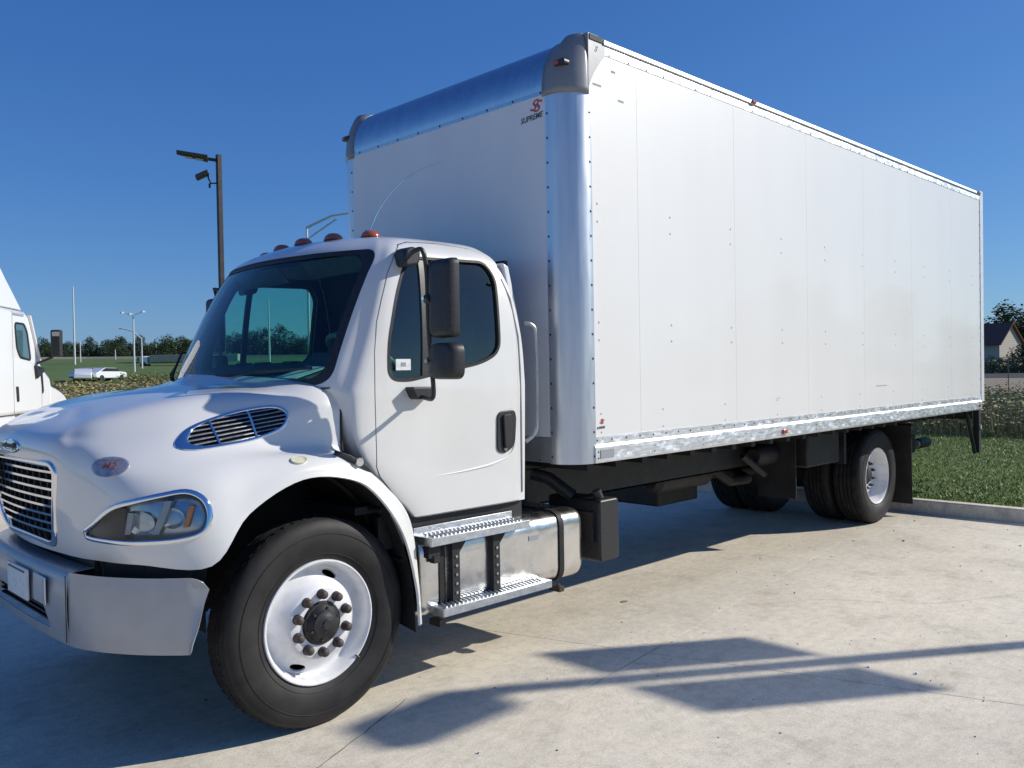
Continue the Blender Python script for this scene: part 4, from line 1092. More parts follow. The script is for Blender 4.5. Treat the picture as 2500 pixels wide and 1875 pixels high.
# ================================================================== CARGO BOX (part of the truck)
Z0, Z1 = 1.145, 3.85; XB = 7.53; W = 2 * YC; RP = .177
mb = MB(); mb.box((-.165, .19, 1.17), (0, W - .19, 3.50)); mb.box((.0, .0225, 1.17), (7.60, W - .0225, 3.80)); box = mb.build("cargo_box", "white_metal", truck)
mb = MB(); mb.box((.06, .04, 3.80), (7.60, W - .04, 3.845)); mb.build("roof_sheet", "aluminium", box)
seams = [.0, .498, 1.728, 2.917, 4.093, 5.297, 6.494, XB]
for side in (0, 1):
    ya, yb = (0.0, .022) if side == 0 else (W - .022, W)
    for a, b in zip(seams[:-1], seams[1:]):
        mb = MB(); mb.box((a + .0006, ya, 1.30), (b - .0006, yb, 3.75)); mb.build("side_panel", "frp_panel", box, bevel=.0008)
    def Yo(p): return -p if side == 0 else W + p
    # lower rail: flange, ledge and channel
    sec = [(.0, 1.311), (-.004, 1.311), (-.004, 1.262), (-.009, 1.257), (-.014, 1.245), (-.014, 1.158), (-.010, 1.145), (.03, 1.145), (.03, 1.311)]
    n = len(sec); mb = MB()
    xs = [i * .25 for i in range(31)] + [XB]; xs[0] = .004
    rnd = random.Random(5 + side)
    vs = []
    for x in xs:
        for j, (q, z) in enumerate(sec):
            dq = rnd.uniform(-.0018, .0018) if 2 < j < 6 else 0
            vs.append((x, (q + dq) if side == 0 else W - q - dq, z))
    fs = [(i * n + j, i * n + (j + 1) % n, (i + 1) * n + (j + 1) % n, (i + 1) * n + j) for i in range(len(xs) - 1) for j in range(n)]
    fs += [tuple(range(n)), tuple((len(xs) - 1) * n + j for j in range(n))]
    mb.add(vs, fs); mb.build("bottom_rail", "aluminium_rail", box)
    # top strip and roof rail
    mb = MB(); mb.box((.165, min(Yo(-.01), Yo(.004)), 3.747), (XB, max(Yo(-.01), Yo(.004)), 3.800)); mb.build("top_strip", "aluminium_rail", box, bevel=.001)
    sec = [(-.05, 3.808), (.008, 3.806), (.016, 3.812), (.016, 3.832), (.008, 3.844), (-.01, 3.851), (-.05, 3.853)]
    mb = MB(); mb.prism([(Yo(q), z) for q, z in sec], .15, XB, 'X'); mb.build("roof_rail", "aluminium", box, smooth=True, angle=40)
    mb = MB(); mb.box((.14, min(Yo(-.02), Yo(-.001)), 3.800), (XB, max(Yo(-.02), Yo(-.001)), 3.808)); mb.build("rail_shadow_line", "seam_dark", box)  # dark strip in the recess, painting in the shadow line below the roof rail
    # front corner post
    cy = RP if side == 0 else W - RP; sg = 1 if side == 0 else -1
    P = [(.016, -.0035 * 1 + 0)] + [(RP * -math.sin(t), RP - RP * math.cos(t)) for t in [R(90) * i / 16 for i in range(17)]] + [(-RP - .0, .205)]
    P = [(x, y - (.003 if x > -.1 else 0)) for x, y in P]; P = [(x - (.003 if y > .1 else 0), y) for x, y in P]
    inn = [(x + .008 if y > .05 else x, y + .008) for x, y in P]
    poly = [(x, (y if side == 0 else W - y)) for x, y in P + inn[::-1]]
    mb = MB(); mb.prism(poly, Z0, 3.52, 'Z'); mb.build("corner_post", "aluminium", box, smooth=True, angle=30)
    # rear frame
    mb = MB(); mb.box((XB + .001, min(Yo(-.12), Yo(.008)), 1.24), (7.645, max(Yo(-.12), Yo(.008)), 3.865)); mb.build("rear_frame", "white_metal", box, bevel=.004)
mb = MB(); mb.box((XB + .02, .121, 3.65), (7.64, W - .121, 3.862)); mb.build("rear_header", "white_metal", box, bevel=.004)
mb = MB(); mb.box((XB + .05, .121, 1.20), (7.62, W - .121, 3.649)); mb.build("rear_door", "frp_panel", box)
# front wall
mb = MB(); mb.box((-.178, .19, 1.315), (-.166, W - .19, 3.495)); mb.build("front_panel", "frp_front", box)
mb = MB(); mb.box((-.181, .19, 1.150), (-.164, W - .19, 1.312)); mb.build("front_kick_plate", "cast_grey", box, bevel=.001)
# curved front roof extrusion
P = [(-.181, 3.478), (-.181, 3.50), (-.178, 3.503)] + [(.07 - .25 * math.cos(t), 3.53 + .32 * math.sin(t)) for t in [R(90) * i / 20 for i in range(21)]]
poly = P + [(.07, 3.80), (.0, 3.70), (-.15, 3.53), (-.166, 3.478)]
mb = MB(); mb.prism(poly, .215, W - .215, 'Y'); mb.build("front_roof_curve", "aluminium_soft", box, smooth=True, angle=25)
# corner caps
for side in (0, 1):
    m = (lambda p: p) if side == 0 else (lambda p: Vector((p[0], W - p[1], p[2])))
    vs = []; rows = 14
    plan = [(-RP - .004, .225, -1, 0, 0)] + [(-(RP + .004) * math.sin(t), RP - (RP + .004) * math.cos(t), -math.sin(t), -math.cos(t), 1 - t / R(90)) for t in [R(90) * (1 - i / 14) for i in range(15)]]
    plan[0] = (-RP - .004, .225, -1, 0, 0)
    nn = len(plan)
    for j in range(rows + 1):
        if j == 0: z = 3.465; ph = 0
        else: ph = R(90) * (j - 1) / (rows - 1); z = 3.505 + .349 * math.sin(ph)
        for (x, y, nx, ny, q) in plan:
            ins = (.25 * (1 - q) + .045 * q) * (1 - math.cos(ph))
            vs.append(m(Vector((x - nx * ins, y - ny * ins, z))))
    fs = [(j * nn + i, j * nn + i + 1, (j + 1) * nn + i + 1, (j + 1) * nn + i) for j in range(rows) for i in range(nn - 1)]
    mb = MB(); mb.add(vs, fs)
    cap = mb.build("corner_cap", "cast_cap", box, smooth=True, angle=50)
    md = cap.modifiers.new("s", 'SOLIDIFY'); md.thickness = .01; md.offset = 0
    mb = MB(); q = [(.0, 3.465), (.004, 3.515), (.026, 3.562), (.058, 3.615), (.094, 3.661), (.13, 3.705), (.171, 3.745), (.171, 3.80), (.165, 3.835), (.10, 3.853), (.0, 3.853)]
    ys = (-.0055, .03) if side == 0 else (W - .03, W + .0055)
    mb.prism(q, ys[0], ys[1], 'Y'); mb.build("cap_flange", "cast_cap", box, bevel=.002)
    mb = MB(); mb.box((.01, -.0105 if side == 0 else W + .004, 3.812), (.135, -.004 if side == 0 else W + .0105, 3.848)); mb.build("cap_marker_lamp", "seam_dark", box, bevel=.002)
    yy = (.045, .135) if side == 0 else (W - .135, W - .045)
    mb = MB(); mb.prism(rounded([(yy[0], 3.632), (yy[1], 3.632), (yy[1], 3.668), (yy[0], 3.668)], .016), -.170, -.12, 'X'); lm = mb.build("front_marker_lamp", "black_plastic", box, bevel=.003)
    mb = MB(); mb.box((-.174, yy[0] + .05, 3.640), (-.170, yy[1] - .006, 3.660)); mb.build("marker_lens", "nut_red", box)
    if side == 0: text_obj("cap_emblem", "S", .055, "seam_grey", box, (.075, -.0065, 3.765), (1, 0, -.15), (.15, 0, 1), .001, .3)
# rivets: real domes joined per run
def rivets(pts, nrm, r, matn, h=.004):
    mb = MB(); nrm = Vector(nrm).normalized(); a = Vector((0, 0, 1)) if abs(nrm.z) < .9 else Vector((1, 0, 0)); u = nrm.cross(a).normalized(); w = nrm.cross(u)
    for p in pts:
        p = Vector(p); N = 8
        vs = [p + (u * math.cos(2 * math.pi * k / N) + w * math.sin(2 * math.pi * k / N)) * r for k in range(N)]
        vs += [q + nrm * h * .7 - (q - p) * .35 for q in vs] + [p + nrm * h]
        fs = [(k, (k + 1) % N, N + (k + 1) % N, N + k) for k in range(N)] + [(N + k, N + (k + 1) % N, 2 * N) for k in range(N)]
        mb.add(vs, fs)
    o = mb.build("rivet_row", matn, box); o['kind'] = 'stuff'; return o
xs10 = [.071 + .7967 * i for i in range(10)]
for side in (0, 1):
    y = 0 if side == 0 else W; n = (0, -1, 0) if side == 0 else (0, 1, 0)
    rivets([(x, y, z) for x in xs10 for z in (2.791, 2.677, 2.038, 1.926)], n, .0085, "rivet_light")
    rivets([(x, y, z) for x in [.079] + [.753 + .8045 * i for i in range(9)] for z in (1.456, 1.337)], n, .007, "rivet_light")
    rivets([(.213 + .1995 * i, y - (.004 if side == 0 else -.004), 3.756) for i in range(37)], n, .009, "rivet")
    rivets([(.03 + .150 * i, y - (.004 if side == 0 else -.004), 1.288) for i in range(50)], n, .0075, "rivet")
    rivets([(.03 + .6 * i, y - (.014 if side == 0 else -.014), z) for i in range(13) for z in (1.215, 1.175)], n, .006, "rivet")
    rivets([(.004, y - (.004 if side == 0 else -.004), 1.19 + .1545 * i) for i in range(15)], n, .009, "rivet")
    rivets([(XB - .015, y - (.0005 if side == 0 else -.0005), 1.36 + .16 * i) for i in range(15)], n, .007, "rivet")
    yy = .190 if side == 0 else W - .190
    rivets([(-RP - .0035, yy, 1.19 + .1545 * i) for i in range(15)], (-1, 0, 0), .009, "rivet")
    rivets([(-RP - .004, .06 + .0 if False else (yy + (.0 if side == 0 else 0)), 3.483), (-RP - .004, yy - .03 if side == 0 else yy + .03, 3.485)], (-1, 0, 0), .007, "cast_grey")
rivets([(-.181, .24 + .2465 * i if i else .24, 3.492) for i in range(9)], (-1, 0, 0), .010, "rivet")
rivets([(-.181, .30 + .30 * i, 1.165) for i in range(7)], (-1, 0, 0), .007, "rivet")
# marks and lamps on the box
def double_s(c, right, up, size, parent):
    r = Vector(right).normalized(); u = Vector(up).normalized(); n = r.cross(u)
    for k, (dx, dz) in enumerate(((-.16, .06), (.16, -.06))):
        text_obj("maker_emblem", "S", size, "red_paint", parent, Vector(c) + r * dx * size + u * dz * size + n * .0006 * k, r, u, .0008, .45, .0012, 1.25)
double_s((-.1795, .297, 3.418), (0, -1, 0), (0, 0, 1), .095, box)
text_obj("maker_name", "SUPREME", .050, "dark_print", box, (-.1795, .325, 3.352), (0, -1, .06), (0, .06, 1), .0008, .25, .0008, .95)
double_s((.078, -.001, 1.405), (1, 0, 0), (0, 0, 1), .040, box)
text_obj("maker_name", "SUPREME", .022, "dark_print", box, (.073, -.001, 1.367), (1, 0, .05), (-.05, 0, 1), .0008, .3, .0004, .9)
mb = MB(); mb.box((.05, -.0165, 1.172), (.185, -.014, 1.226)); pl = mb.build("serial_plate", "seam_grey", box)
for (x, z, s_) in ((.105, 3.685, .022),):
    mb = MB(); mb.box((x + .13, -.002, z - .03), (x + .17, .0, z - .018)); mb.build("scuff_mark", "dark_print", box)
for (xa, za, xb, zb) in ((.045, 3.545, .13, 3.535), (.30, 3.49, .36, 3.48), (4.35, 1.52, 4.62, 1.516), (2.35, 1.47, 2.42, 1.47)):
    mb = MB(); mb.box((xa, -.0008, min(za, zb)), (xb, 0, max(za, zb) + .004)); mb.build("scuff_mark", "seam_grey", box)
for side in (0, 1):
    ys = lambda a, b: (a, b) if side == 0 else (W - b, W - a)
    for (x, z, w_, h_, mt, pr) in ((2.446, 1.192, .07, .034, "nut_red", .030), (2.013, 3.826, .06, .022, "nut_red", .030), (7.46, 3.828, .12, .022, "seam_dark", .022), (7.44, 1.20, .05, .03, "nut_red", .026)):
        a, b = ys(-pr, -.008); mb = MB(); mb.box((x - w_ / 2, a, z - h_ / 2), (x + w_ / 2, b, z + h_ / 2)); mb.build("side_marker_lamp", mt, box, bevel=.004)

# ================================================================== SETTING
def tz(x, y):
    """height of the open land: flat near the lot, rising on the far left"""
    d = math.hypot(x + 4, y + 3.5)
    k = max(0, min(1, (math.degrees(math.atan2(y + 3.5, x + 4)) - 30) / 15))
    k = k * k * (3 - 2 * k)
    return .10 + k * max(0, min(d, 205) - 80) * .044
def ground_mat(name, stops, scale, rough=.9, bump=.3, bscale=12, bdist=.02, stretch=(1, 1, 1)):
    m = bpy.data.materials.new(name); m.use_nodes = True; nt = m.node_tree; b = nt.nodes["Principled BSDF"]
    b.inputs["Roughness"].default_value = rough; b.inputs["Specular IOR Level"].default_value = .25
    tc = nt.nodes.new("ShaderNodeTexCoord"); mp = nt.nodes.new("ShaderNodeMapping"); mp.inputs["Scale"].default_value = stretch
    nt.links.new(tc.outputs["Object"], mp.inputs[0])
    n = nt.nodes.new("ShaderNodeTexNoise"); n.inputs["Scale"].default_value = scale; n.inputs["Detail"].default_value = 10; n.inputs["Roughness"].default_value = .62
    nt.links.new(mp.outputs[0], n.inputs["Vector"])
    r = nt.nodes.new("ShaderNodeValToRGB"); r.color_ramp.elements[0].position = stops[0][0]; r.color_ramp.elements[0].color = (*stops[0][1], 1)
    r.color_ramp.elements[1].position = stops[-1][0]; r.color_ramp.elements[1].color = (*stops[-1][1], 1)
    for p, c in stops[1:-1]: e = r.color_ramp.elements.new(p); e.color = (*c, 1)
    nt.links.new(n.outputs["Fac"], r.inputs[0]); nt.links.new(r.outputs[0], b.inputs["Base Color"])
    n2 = nt.nodes.new("ShaderNodeTexNoise"); n2.inputs["Scale"].default_value = bscale; n2.inputs["Detail"].default_value = 6
    nt.links.new(tc.outputs["Object"], n2.inputs["Vector"])
    bp = nt.nodes.new("ShaderNodeBump"); bp.inputs["Strength"].default_value = bump; bp.inputs["Distance"].default_value = bdist
    nt.links.new(n2.outputs["Fac"], bp.inputs["Height"]); nt.links.new(bp.outputs[0], b.inputs["Normal"])
    MAT[name] = m; return m
ground_mat("land", [(.3, (.07, .12, .03)), (.55, (.10, .15, .045)), (.8, (.14, .15, .06))], .15, bscale=1.5, bdist=.2)
ground_mat("lawn_soil", [(.3, (.06, .10, .02)), (.7, (.10, .14, .035))], 2.5, bscale=30)
ground_mat("dry_ground", [(.3, (.26, .21, .15)), (.7, (.36, .30, .22))], .8, bscale=4)
ground_mat("asphalt", [(.3, (.045, .046, .05)), (.7, (.075, .075, .078))], 1.5, bscale=40)
ground_mat("far_road_grey", [(.3, (.42, .37, .29)), (.7, (.50, .45, .36))], .4, bscale=4)

def concrete(name):
    m = bpy.data.materials.new(name); m.use_nodes = True; nt = m.node_tree; b = nt.nodes["Principled BSDF"]
    L = nt.links.new; N = nt.nodes.new
    b.inputs["Specular IOR Level"].default_value = .3
    tc = N("ShaderNodeTexCoord")
    def noise(scale, det=8, stretch=None, rot=0, rough=.6):
        n = N("ShaderNodeTexNoise"); n.inputs["Scale"].default_value = scale; n.inputs["Detail"].default_value = det; n.inputs["Roughness"].default_value = rough
        if stretch:
            mp = N("ShaderNodeMapping"); mp.inputs["Scale"].default_value = stretch; mp.inputs["Rotation"].default_value = (0, 0, rot); L(tc.outputs["Object"], mp.inputs[0]); L(mp.outputs[0], n.inputs["Vector"])
        else: L(tc.outputs["Object"], n.inputs["Vector"])
        return n
    def ramp(src, stops):
        r = N("ShaderNodeValToRGB"); e = r.color_ramp.elements
        e[0].position = stops[0][0]; e[0].color = (*stops[0][1], 1); e[1].position = stops[-1][0]; e[1].color = (*stops[-1][1], 1)
        for p, c in stops[1:-1]: q = e.new(p); q.color = (*c, 1)
        L(src, r.inputs[0]); return r
    def mul(a, bb, f=1.0):
        x = N("ShaderNodeMix"); x.data_type = 'RGBA'; x.blend_type = 'MULTIPLY'; x.inputs[0].default_value = f
        L(a, x.inputs[6]); L(bb, x.inputs[7]); return x.outputs[2]
    base = ramp(noise(.55, 9).outputs["Fac"], [(.28, (.63, .57, .455)), (.5, (.715, .65, .525)), (.75, (.78, .715, .58))])
    brush = ramp(noise(1.0, 7, (1.3, 22, 1), R(62)).outputs["Fac"], [(.3, (.95, .95, .95)), (.7, (1.03, 1.03, 1.03))])
    speck = ramp(noise(160, 3).outputs["Fac"], [(.32, (.70, .69, .67)), (.50, (1, 1, 1)), (.75, (1.10, 1.10, 1.08))])
    blot = ramp(noise(2.6, 9, None, 0, .7).outputs["Fac"], [(.30, (.74, .73, .70)), (.46, (1, 1, 1)), (.68, (1.10, 1.09, 1.07))])
    stn = ramp(noise(.9, 6, (1, 1, 1), 0, .5).outputs["Fac"], [(.66, (1, 1, 1)), (.78, (.86, .80, .72))])
    scr = ramp(noise(1.4, 10, (2, 9, 1), R(28), .75).outputs["Fac"], [(.62, (1, 1, 1)), (.70, (1.16, 1.13, 1.07))])
    mid = ramp(noise(14, 8, None, 0, .75).outputs["Fac"], [(.34, (.84, .83, .81)), (.5, (1, 1, 1)), (.66, (1.10, 1.10, 1.09))])
    gr_ = ramp(noise(55, 6, None, 0, .8).outputs["Fac"], [(.36, (.86, .855, .84)), (.5, (1, 1, 1)), (.64, (1.08, 1.08, 1.07))])
    base_ = mul(mul(base.outputs[0], mid.outputs[0], .9), gr_.outputs[0], .9)
    c = mul(base_, brush.outputs[0]); c = mul(c, speck.outputs[0]); c = mul(c, blot.outputs[0], .9); c = mul(c, stn.outputs[0], .8); c = mul(c, scr.outputs[0], .8)
    # tyre scuffs, wide dark arcs
    w = N("ShaderNodeTexWave"); w.wave_type = 'RINGS'; w.inputs["Scale"].default_value = .09; w.inputs["Distortion"].default_value = 1.5; w.inputs["Detail"].default_value = 3
    mp = N("ShaderNodeMapping"); mp.inputs["Location"].default_value = (6, 8, 0); L(tc.outputs["Object"], mp.inputs[0]); L(mp.outputs[0], w.inputs["Vector"])
    wr = ramp(w.outputs["Fac"], [(.86, (1, 1, 1)), (.97, (.90, .89, .88))]); c = mul(c, wr.outputs[0], .8)
    L(c, b.inputs["Base Color"])
    b.inputs["Roughness"].default_value = .82
    n4 = noise(220, 4); n5 = noise(1.0, 5, (3, 60, 1), R(62))
    bp = N("ShaderNodeBump"); bp.inputs["Strength"].default_value = .35; bp.inputs["Distance"].default_value = .002; L(n4.outputs["Fac"], bp.inputs["Height"])
    bp2 = N("ShaderNodeBump"); bp2.inputs["Strength"].default_value = .3; bp2.inputs["Distance"].default_value = .003; L(n5.outputs["Fac"], bp2.inputs["Height"]); L(bp.outputs[0], bp2.inputs["Normal"])
    L(bp2.outputs[0], b.inputs["Normal"])
    MAT[name] = m
concrete("concrete")
mat("joint_dark", (.05, .045, .04), .9)
mat("rust_stain", (.30, .15, .06), .9, noise=(60, (.38, .28, .18), .3, .7))
mat("crack_dark", (.12, .11, .10), .9)

# open land, one sheet to the horizon
xs = [-3000, -1500, -800, -400, -250, -160, -100, -60] + [float(v) for v in range(-40, 7, 10)] + [6.13] + [8, 12, 16, 24, 40, 60, 80, 100, 130, 160, 200, 240, 300, 420, 700, 1500, 3000]
ys = [-3000, -1500, -700, -300, -160, -100, -60, -30, -10, 0, 10, 19, 30, 40, 50, 60, 70, 80, 90, 100, 115, 130, 150, 165, 180, 190, 200, 210, 230, 260, 320, 500, 900, 1600, 3000]
lot = lambda x, y: -60 <= x <= 6.131 and -60 <= y <= 19
mb = MB(); vs = []
for y in ys:
    for x in xs: vs.append((x, y, -.12 if lot(x, y) and not (abs(x - 6.13) < .01 or y == 19) else (tz(x, y) if not lot(x, y) else -.12)))
nx = len(xs); fs = [(j * nx + i, j * nx + i + 1, (j + 1) * nx + i + 1, (j + 1) * nx + i) for j in range(len(ys) - 1) for i in range(nx - 1)]
mb.add(vs, fs); land = mb.build("land", "land", smooth=True); tag(land, kind='structure')

# concrete lot: sub-base and separate slabs with sawn joints
lotb = empty("concrete_pavement"); tag(lotb, kind='structure')
mb = MB(); mb.box((-59.9, -59.9, -.11), (6.12, 18.9, -.035)); sb = mb.build("joint_bed", "joint_dark", lotb)
bm = bmesh.new()
v4 = [bm.verts.new(p) for p in ((-59.8, -59.8, 0), (6.125, -59.8, 0), (6.125, 18.85, 0), (-59.8, 18.85, 0))]; bm.faces.new(v4)
dA = Vector((.312, -.950, 0)); nA = Vector((.950, .312, 0)); dB = Vector((.990, .141, 0)); nB = Vector((-.141, .990, 0))
for k in range(-16, 6):
    g = bm.faces[:] + bm.edges[:] + bm.verts[:]
    bmesh.ops.bisect_plane(bm, geom=g, plane_co=Vector((-.267, .696, 0)) + nA * 4.9 * k, plane_no=nA)
for k in range(-14, 8):
    g = bm.faces[:] + bm.edges[:] + bm.verts[:]
    bmesh.ops.bisect_plane(bm, geom=g, plane_co=Vector((.516, -.28, 0)) + nB * 4.7 * k, plane_no=nB)
bm.faces.ensure_lookup_table(); nsl = 0
for f in bm.faces:
    P = [v.co.copy() for v in f.verts]; n = len(P)
    if f.calc_area() < .2: continue
    Q = [(p.x, p.y) for p in grow([(p.x, p.y) for p in P], -.0045)]
    mb = MB(); mb.prism(Q, -.034, 0.0, 'Z'); o = mb.build("slab", "concrete", lotb); nsl += 1
bm.free()
# hairline cracks
def crack(pts, w):
    P = spline(pts, 6); rn = random.Random(3); vs = []; n = len(P)
    for i, p in enumerate(P):
        t = (P[min(i + 1, n - 1)] - P[max(i - 1, 0)]).normalized(); q = Vector((-t.y, t.x, 0)); o_ = rn.uniform(-.008, .008); k = w * rn.uniform(.5, 1) * (1 - abs(2 * i / n - 1) * .5)
        vs += [p + q * (o_ + k), p + q * (o_ - k)]
    mb = MB(); mb.add([(v.x, v.y, .003) for v in vs], [(2 * i, 2 * i + 1, 2 * i + 3, 2 * i + 2) for i in range(n - 1)])
    return mb.build("crack", "crack_dark", lotb)
crack([(-2.6, -.42, 0), (-2.145, -.185, 0), (-1.8, -.03, 0), (-1.385, .162, 0)], .0035)
crack([(1.3, -.2, 0), (1.9, -.6, 0), (2.3, -1.2, 0), (3.0, -1.6, 0)], .0018)
N = 14; rn = random.Random(2)
mb = MB(); vs = [(.891 + math.cos(2 * math.pi * i / N) * .030 * rn.uniform(.6, 1.3), .473 + math.sin(2 * math.pi * i / N) * .026 * rn.uniform(.6, 1.3), .004) for i in range(N)]
mb.add(vs, [tuple(range(N))]); mb.build("rust_spot", "rust_stain", lotb)

# loose grit on the slabs
rn = random.Random(9); mb = MB()
for _ in range(380):
    x = rn.uniform(-4, 7); y = rn.uniform(-3.5, 1.2); r_ = rn.uniform(.0015, .0045) if rn.random() < .93 else rn.uniform(.005, .010)
    if x > 6.1: continue
    M = Matrix.Translation((x, y, r_ * .5)) @ Matrix.Rotation(rn.uniform(0, 3), 4, 'Z'); mb.box((-r_, -r_ * .7, -r_ * .5), (r_, r_ * .7, r_ * .6), rn.randint(0, 1), M)
g_ = mb.build("grit", ["crack_dark", "paper"]); tag(g_, "loose grit and tiny stones scattered over the concrete", "grit", kind='stuff')

# kerb in lengths
kerb = empty("kerb", (0, 0, 0)); tag(kerb, kind='structure')
ya = -40.0; first = None
while ya < 18.9:
    yb = min(ya + 3.0, 18.95)
    mb = MB(); mb.prism([(6.135, -.11), (6.30, -.11), (6.30, .150), (6.165, .150), (6.150, .138)], ya + .004, yb - .004, 'Y'); mb.build("kerb_stone", "concrete", kerb, bevel=.004); ya = yb
ya = -59.0
while ya < 6.0:
    yb = min(ya + 3.0, 6.13)
    mb = MB(); mb.prism([(18.90, -.11), (19.06, -.11), (19.06, .150), (18.93, .150), (18.915, .138)], ya + .004, yb - .004, 'X'); mb.build("kerb_stone", "concrete", kerb); ya = yb

# lawn strip beyond the kerb
mb = MB(); mb.box((6.31, -40, .0), (15.6, 30, .128)); lw = mb.build("lawn", "lawn_soil"); tag(lw, kind='structure')
mb = MB(); mb.box((44, -60, .0), (84, 32, .135)); dg_ = mb.build("dry_field", "dry_ground"); tag(dg_, kind='structure')
mb = MB(); mb.box((84.1, -90, .0), (125, 45, .16)); rd = mb.build("asphalt_road", "asphalt"); tag(rd, kind='structure')
# far road on the embankment
mb = MB(); P = [(20, 200), (40, 196), (60, 189), (85, 178), (110, 163), (140, 140)]
vs = []
for (x, y) in P: vs += [(x, y, tz(x, y) - .3), (x, y, tz(x, y) + .42), (x + 3, y + 6, tz(x, y) + .55), (x + 3, y + 6, tz(x, y) - .3)]
fs = [(4 * i + a, 4 * i + 4 + a, 4 * i + 4 + (a + 1) % 4, 4 * i + (a + 1) % 4) for i in range(len(P) - 1) for a in range(4)]
mb.add(vs, fs); fr_ = mb.build("far_road", "far_road_grey"); tag(fr_, kind='structure')

# ---- vegetation
def leaf_mat(name, cols, rough=.6):
    m = bpy.data.materials.new(name); m.use_nodes = True; nt = m.node_tree; b = nt.nodes["Principled BSDF"]
    g = nt.nodes.new("ShaderNodeNewGeometry"); r = nt.nodes.new("ShaderNodeValToRGB"); r.color_ramp.interpolation = 'LINEAR'
    r.color_ramp.elements[0].color = (*cols[0], 1); r.color_ramp.elements[1].color = (*cols[-1], 1)
    for i, c in enumerate(cols[1:-1]): e = r.color_ramp.elements.new((i + 1) / (len(cols) - 1)); e.color = (*c, 1)
    nt.links.new(g.outputs["Random Per Island"], r.inputs[0]); nt.links.new(r.outputs[0], b.inputs["Base Color"])
    b.inputs["Roughness"].default_value = rough; b.inputs["Specular IOR Level"].default_value = .25
    MAT[name] = m
leaf_mat("tree_leaf", [(.022, .042, .014), (.035, .065, .02), (.05, .085, .026), (.07, .10, .035)])
leaf_mat("tree_leaf_b", [(.03, .05, .018), (.05, .075, .026), (.075, .10, .035), (.09, .10, .04)])
leaf_mat("bush_leaf", [(.05, .075, .022), (.08, .11, .03), (.12, .14, .045)])
leaf_mat("weed_leaf", [(.15, .17, .07), (.26, .25, .12), (.36, .31, .18), (.18, .21, .09), (.42, .35, .23)])
leaf_mat("weed_yellow", [(.34, .28, .07), (.40, .32, .09), (.28, .24, .10)])
leaf_mat("grass_blade", [(.12, .20, .02), (.16, .24, .03), (.22, .28, .04), (.30, .30, .06)], .5)
mat("bark", (.08, .06, .045), .9, noise=(5, (.12, .10, .08), .4, .7))
mat("clover_white", (.6, .6, .55), .7)

def rot_quad(c, s, rn, tilt=None):
    a = rn.uniform(0, math.tau); b_ = rn.uniform(-1.2, 1.2) if tilt is None else tilt
    u = Vector((math.cos(a), math.sin(a), rn.uniform(-.3, .3))).normalized(); w = Vector((0, 0, 1)).cross(u).normalized(); w = (w * math.cos(b_) + Vector((0, 0, 1)) * math.sin(b_)).normalized()
    return [c - u * s, c - w * s * .55 + u * s * .1, c + u * s, c + w * s * .6]
def make_tree(name, h, wd, seed, leafm, n=3000, leaf=.36, trunk=.28):
    rn = random.Random(seed); root = empty(name)
    mb = MB(); mb.tube([(0, 0, -.4), (.05, .02, h * .25), (-.06, .05, h * .5), (.03, 0, h * .8)], [trunk, trunk * .8, trunk * .5, trunk * .15], 7)
    blobs = []
    for i in range(9):
        a = i * 2.4 + rn.uniform(-.5, .5); zz = h * (.14 + .76 * i / 9); rr = wd * (.42 if zz < h * .75 else .22) * rn.uniform(.5, 1.05)
        e = Vector((math.cos(a) * rr, math.sin(a) * rr, zz))
        mb.tube([(0, 0, zz * .7), tuple(e * .6 + Vector((0, 0, zz * .32))), tuple(e)], [trunk * .4, trunk * .22, trunk * .06], 5)
        blobs.append((e, wd * rn.uniform(.17, .29)))
    blobs.append((Vector((wd * .2, 0, h * .2)), wd * .25)); blobs.append((Vector((-wd * .2, wd * .1, h * .22)), wd * .25)); blobs.append((Vector((0, 0, h * .85)), wd * .24)); blobs.append((Vector((0, 0, h * .6)), wd * .3))
    mb.build("trunk", "bark", root, smooth=True)
    mb = MB(); vs = []; fs = []
    for i in range(n):
        c, r = rn.choice(blobs)
        v = Vector((rn.gauss(0, 1), rn.gauss(0, 1), rn.gauss(0, .8))).normalized() * r * (rn.uniform(.55, 1.08))
        q = rot_quad(c + v, leaf * rn.uniform(.5, 1.1), rn); k = len(vs); vs += q; fs.append((k, k + 1, k + 2, k + 3))
    mb.add(vs, fs); mb.build("crown", leafm, root, recalc=False)
    return root
def copy_tree(o):
    c = o.copy(); COL.objects.link(c)
    for ch in list(o.children):
        d = ch.copy(); COL.objects.link(d); d.parent = c
    return c
protos = [make_tree("broadleaf_tree", 11, 9, 11, "tree_leaf"), make_tree("broadleaf_tree", 9, 8, 12, "tree_leaf_b"), make_tree("broadleaf_tree", 12, 8, 13, "tree_leaf"), make_tree("broadleaf_tree", 8, 9.5, 14, "tree_leaf_b"), make_tree("broadleaf_tree", 10, 10, 15, "tree_leaf")]
protos_n = [len(protos)]
used = [False] * 5
def place_tree(k, x, y, sc, rz, label, group):
    o = protos[k] if not used[k] else copy_tree(protos[k]); used[k] = True
    o.location = (x, y, tz(x, y) - .1); o.scale = (sc, sc, sc * 1.0); o.rotation_euler = (0, 0, rz); tag(o, label, "tree", group); return o
CX, CY = -4.1756, -3.4830
def polar(px, D):
    a = R(44.81) - math.atan2(px - 1250, 2096); return CX + D * math.cos(a), CY + D * math.sin(a)
rn = random.Random(21)
i = 0; px = -200
while px < 1150:
    D = 222 + rn.uniform(-10, 12); x, y = polar(px, D)
    place_tree(i % 5, x, y, rn.uniform(.36, .50) * (1.4 if 480 < px < 900 else 1), rn.uniform(0, 6.28), "dark green broadleaf tree in the far tree line beyond the road", "trees in the far tree line")
    px += rn.uniform(19, 28); i += 1
px = -180
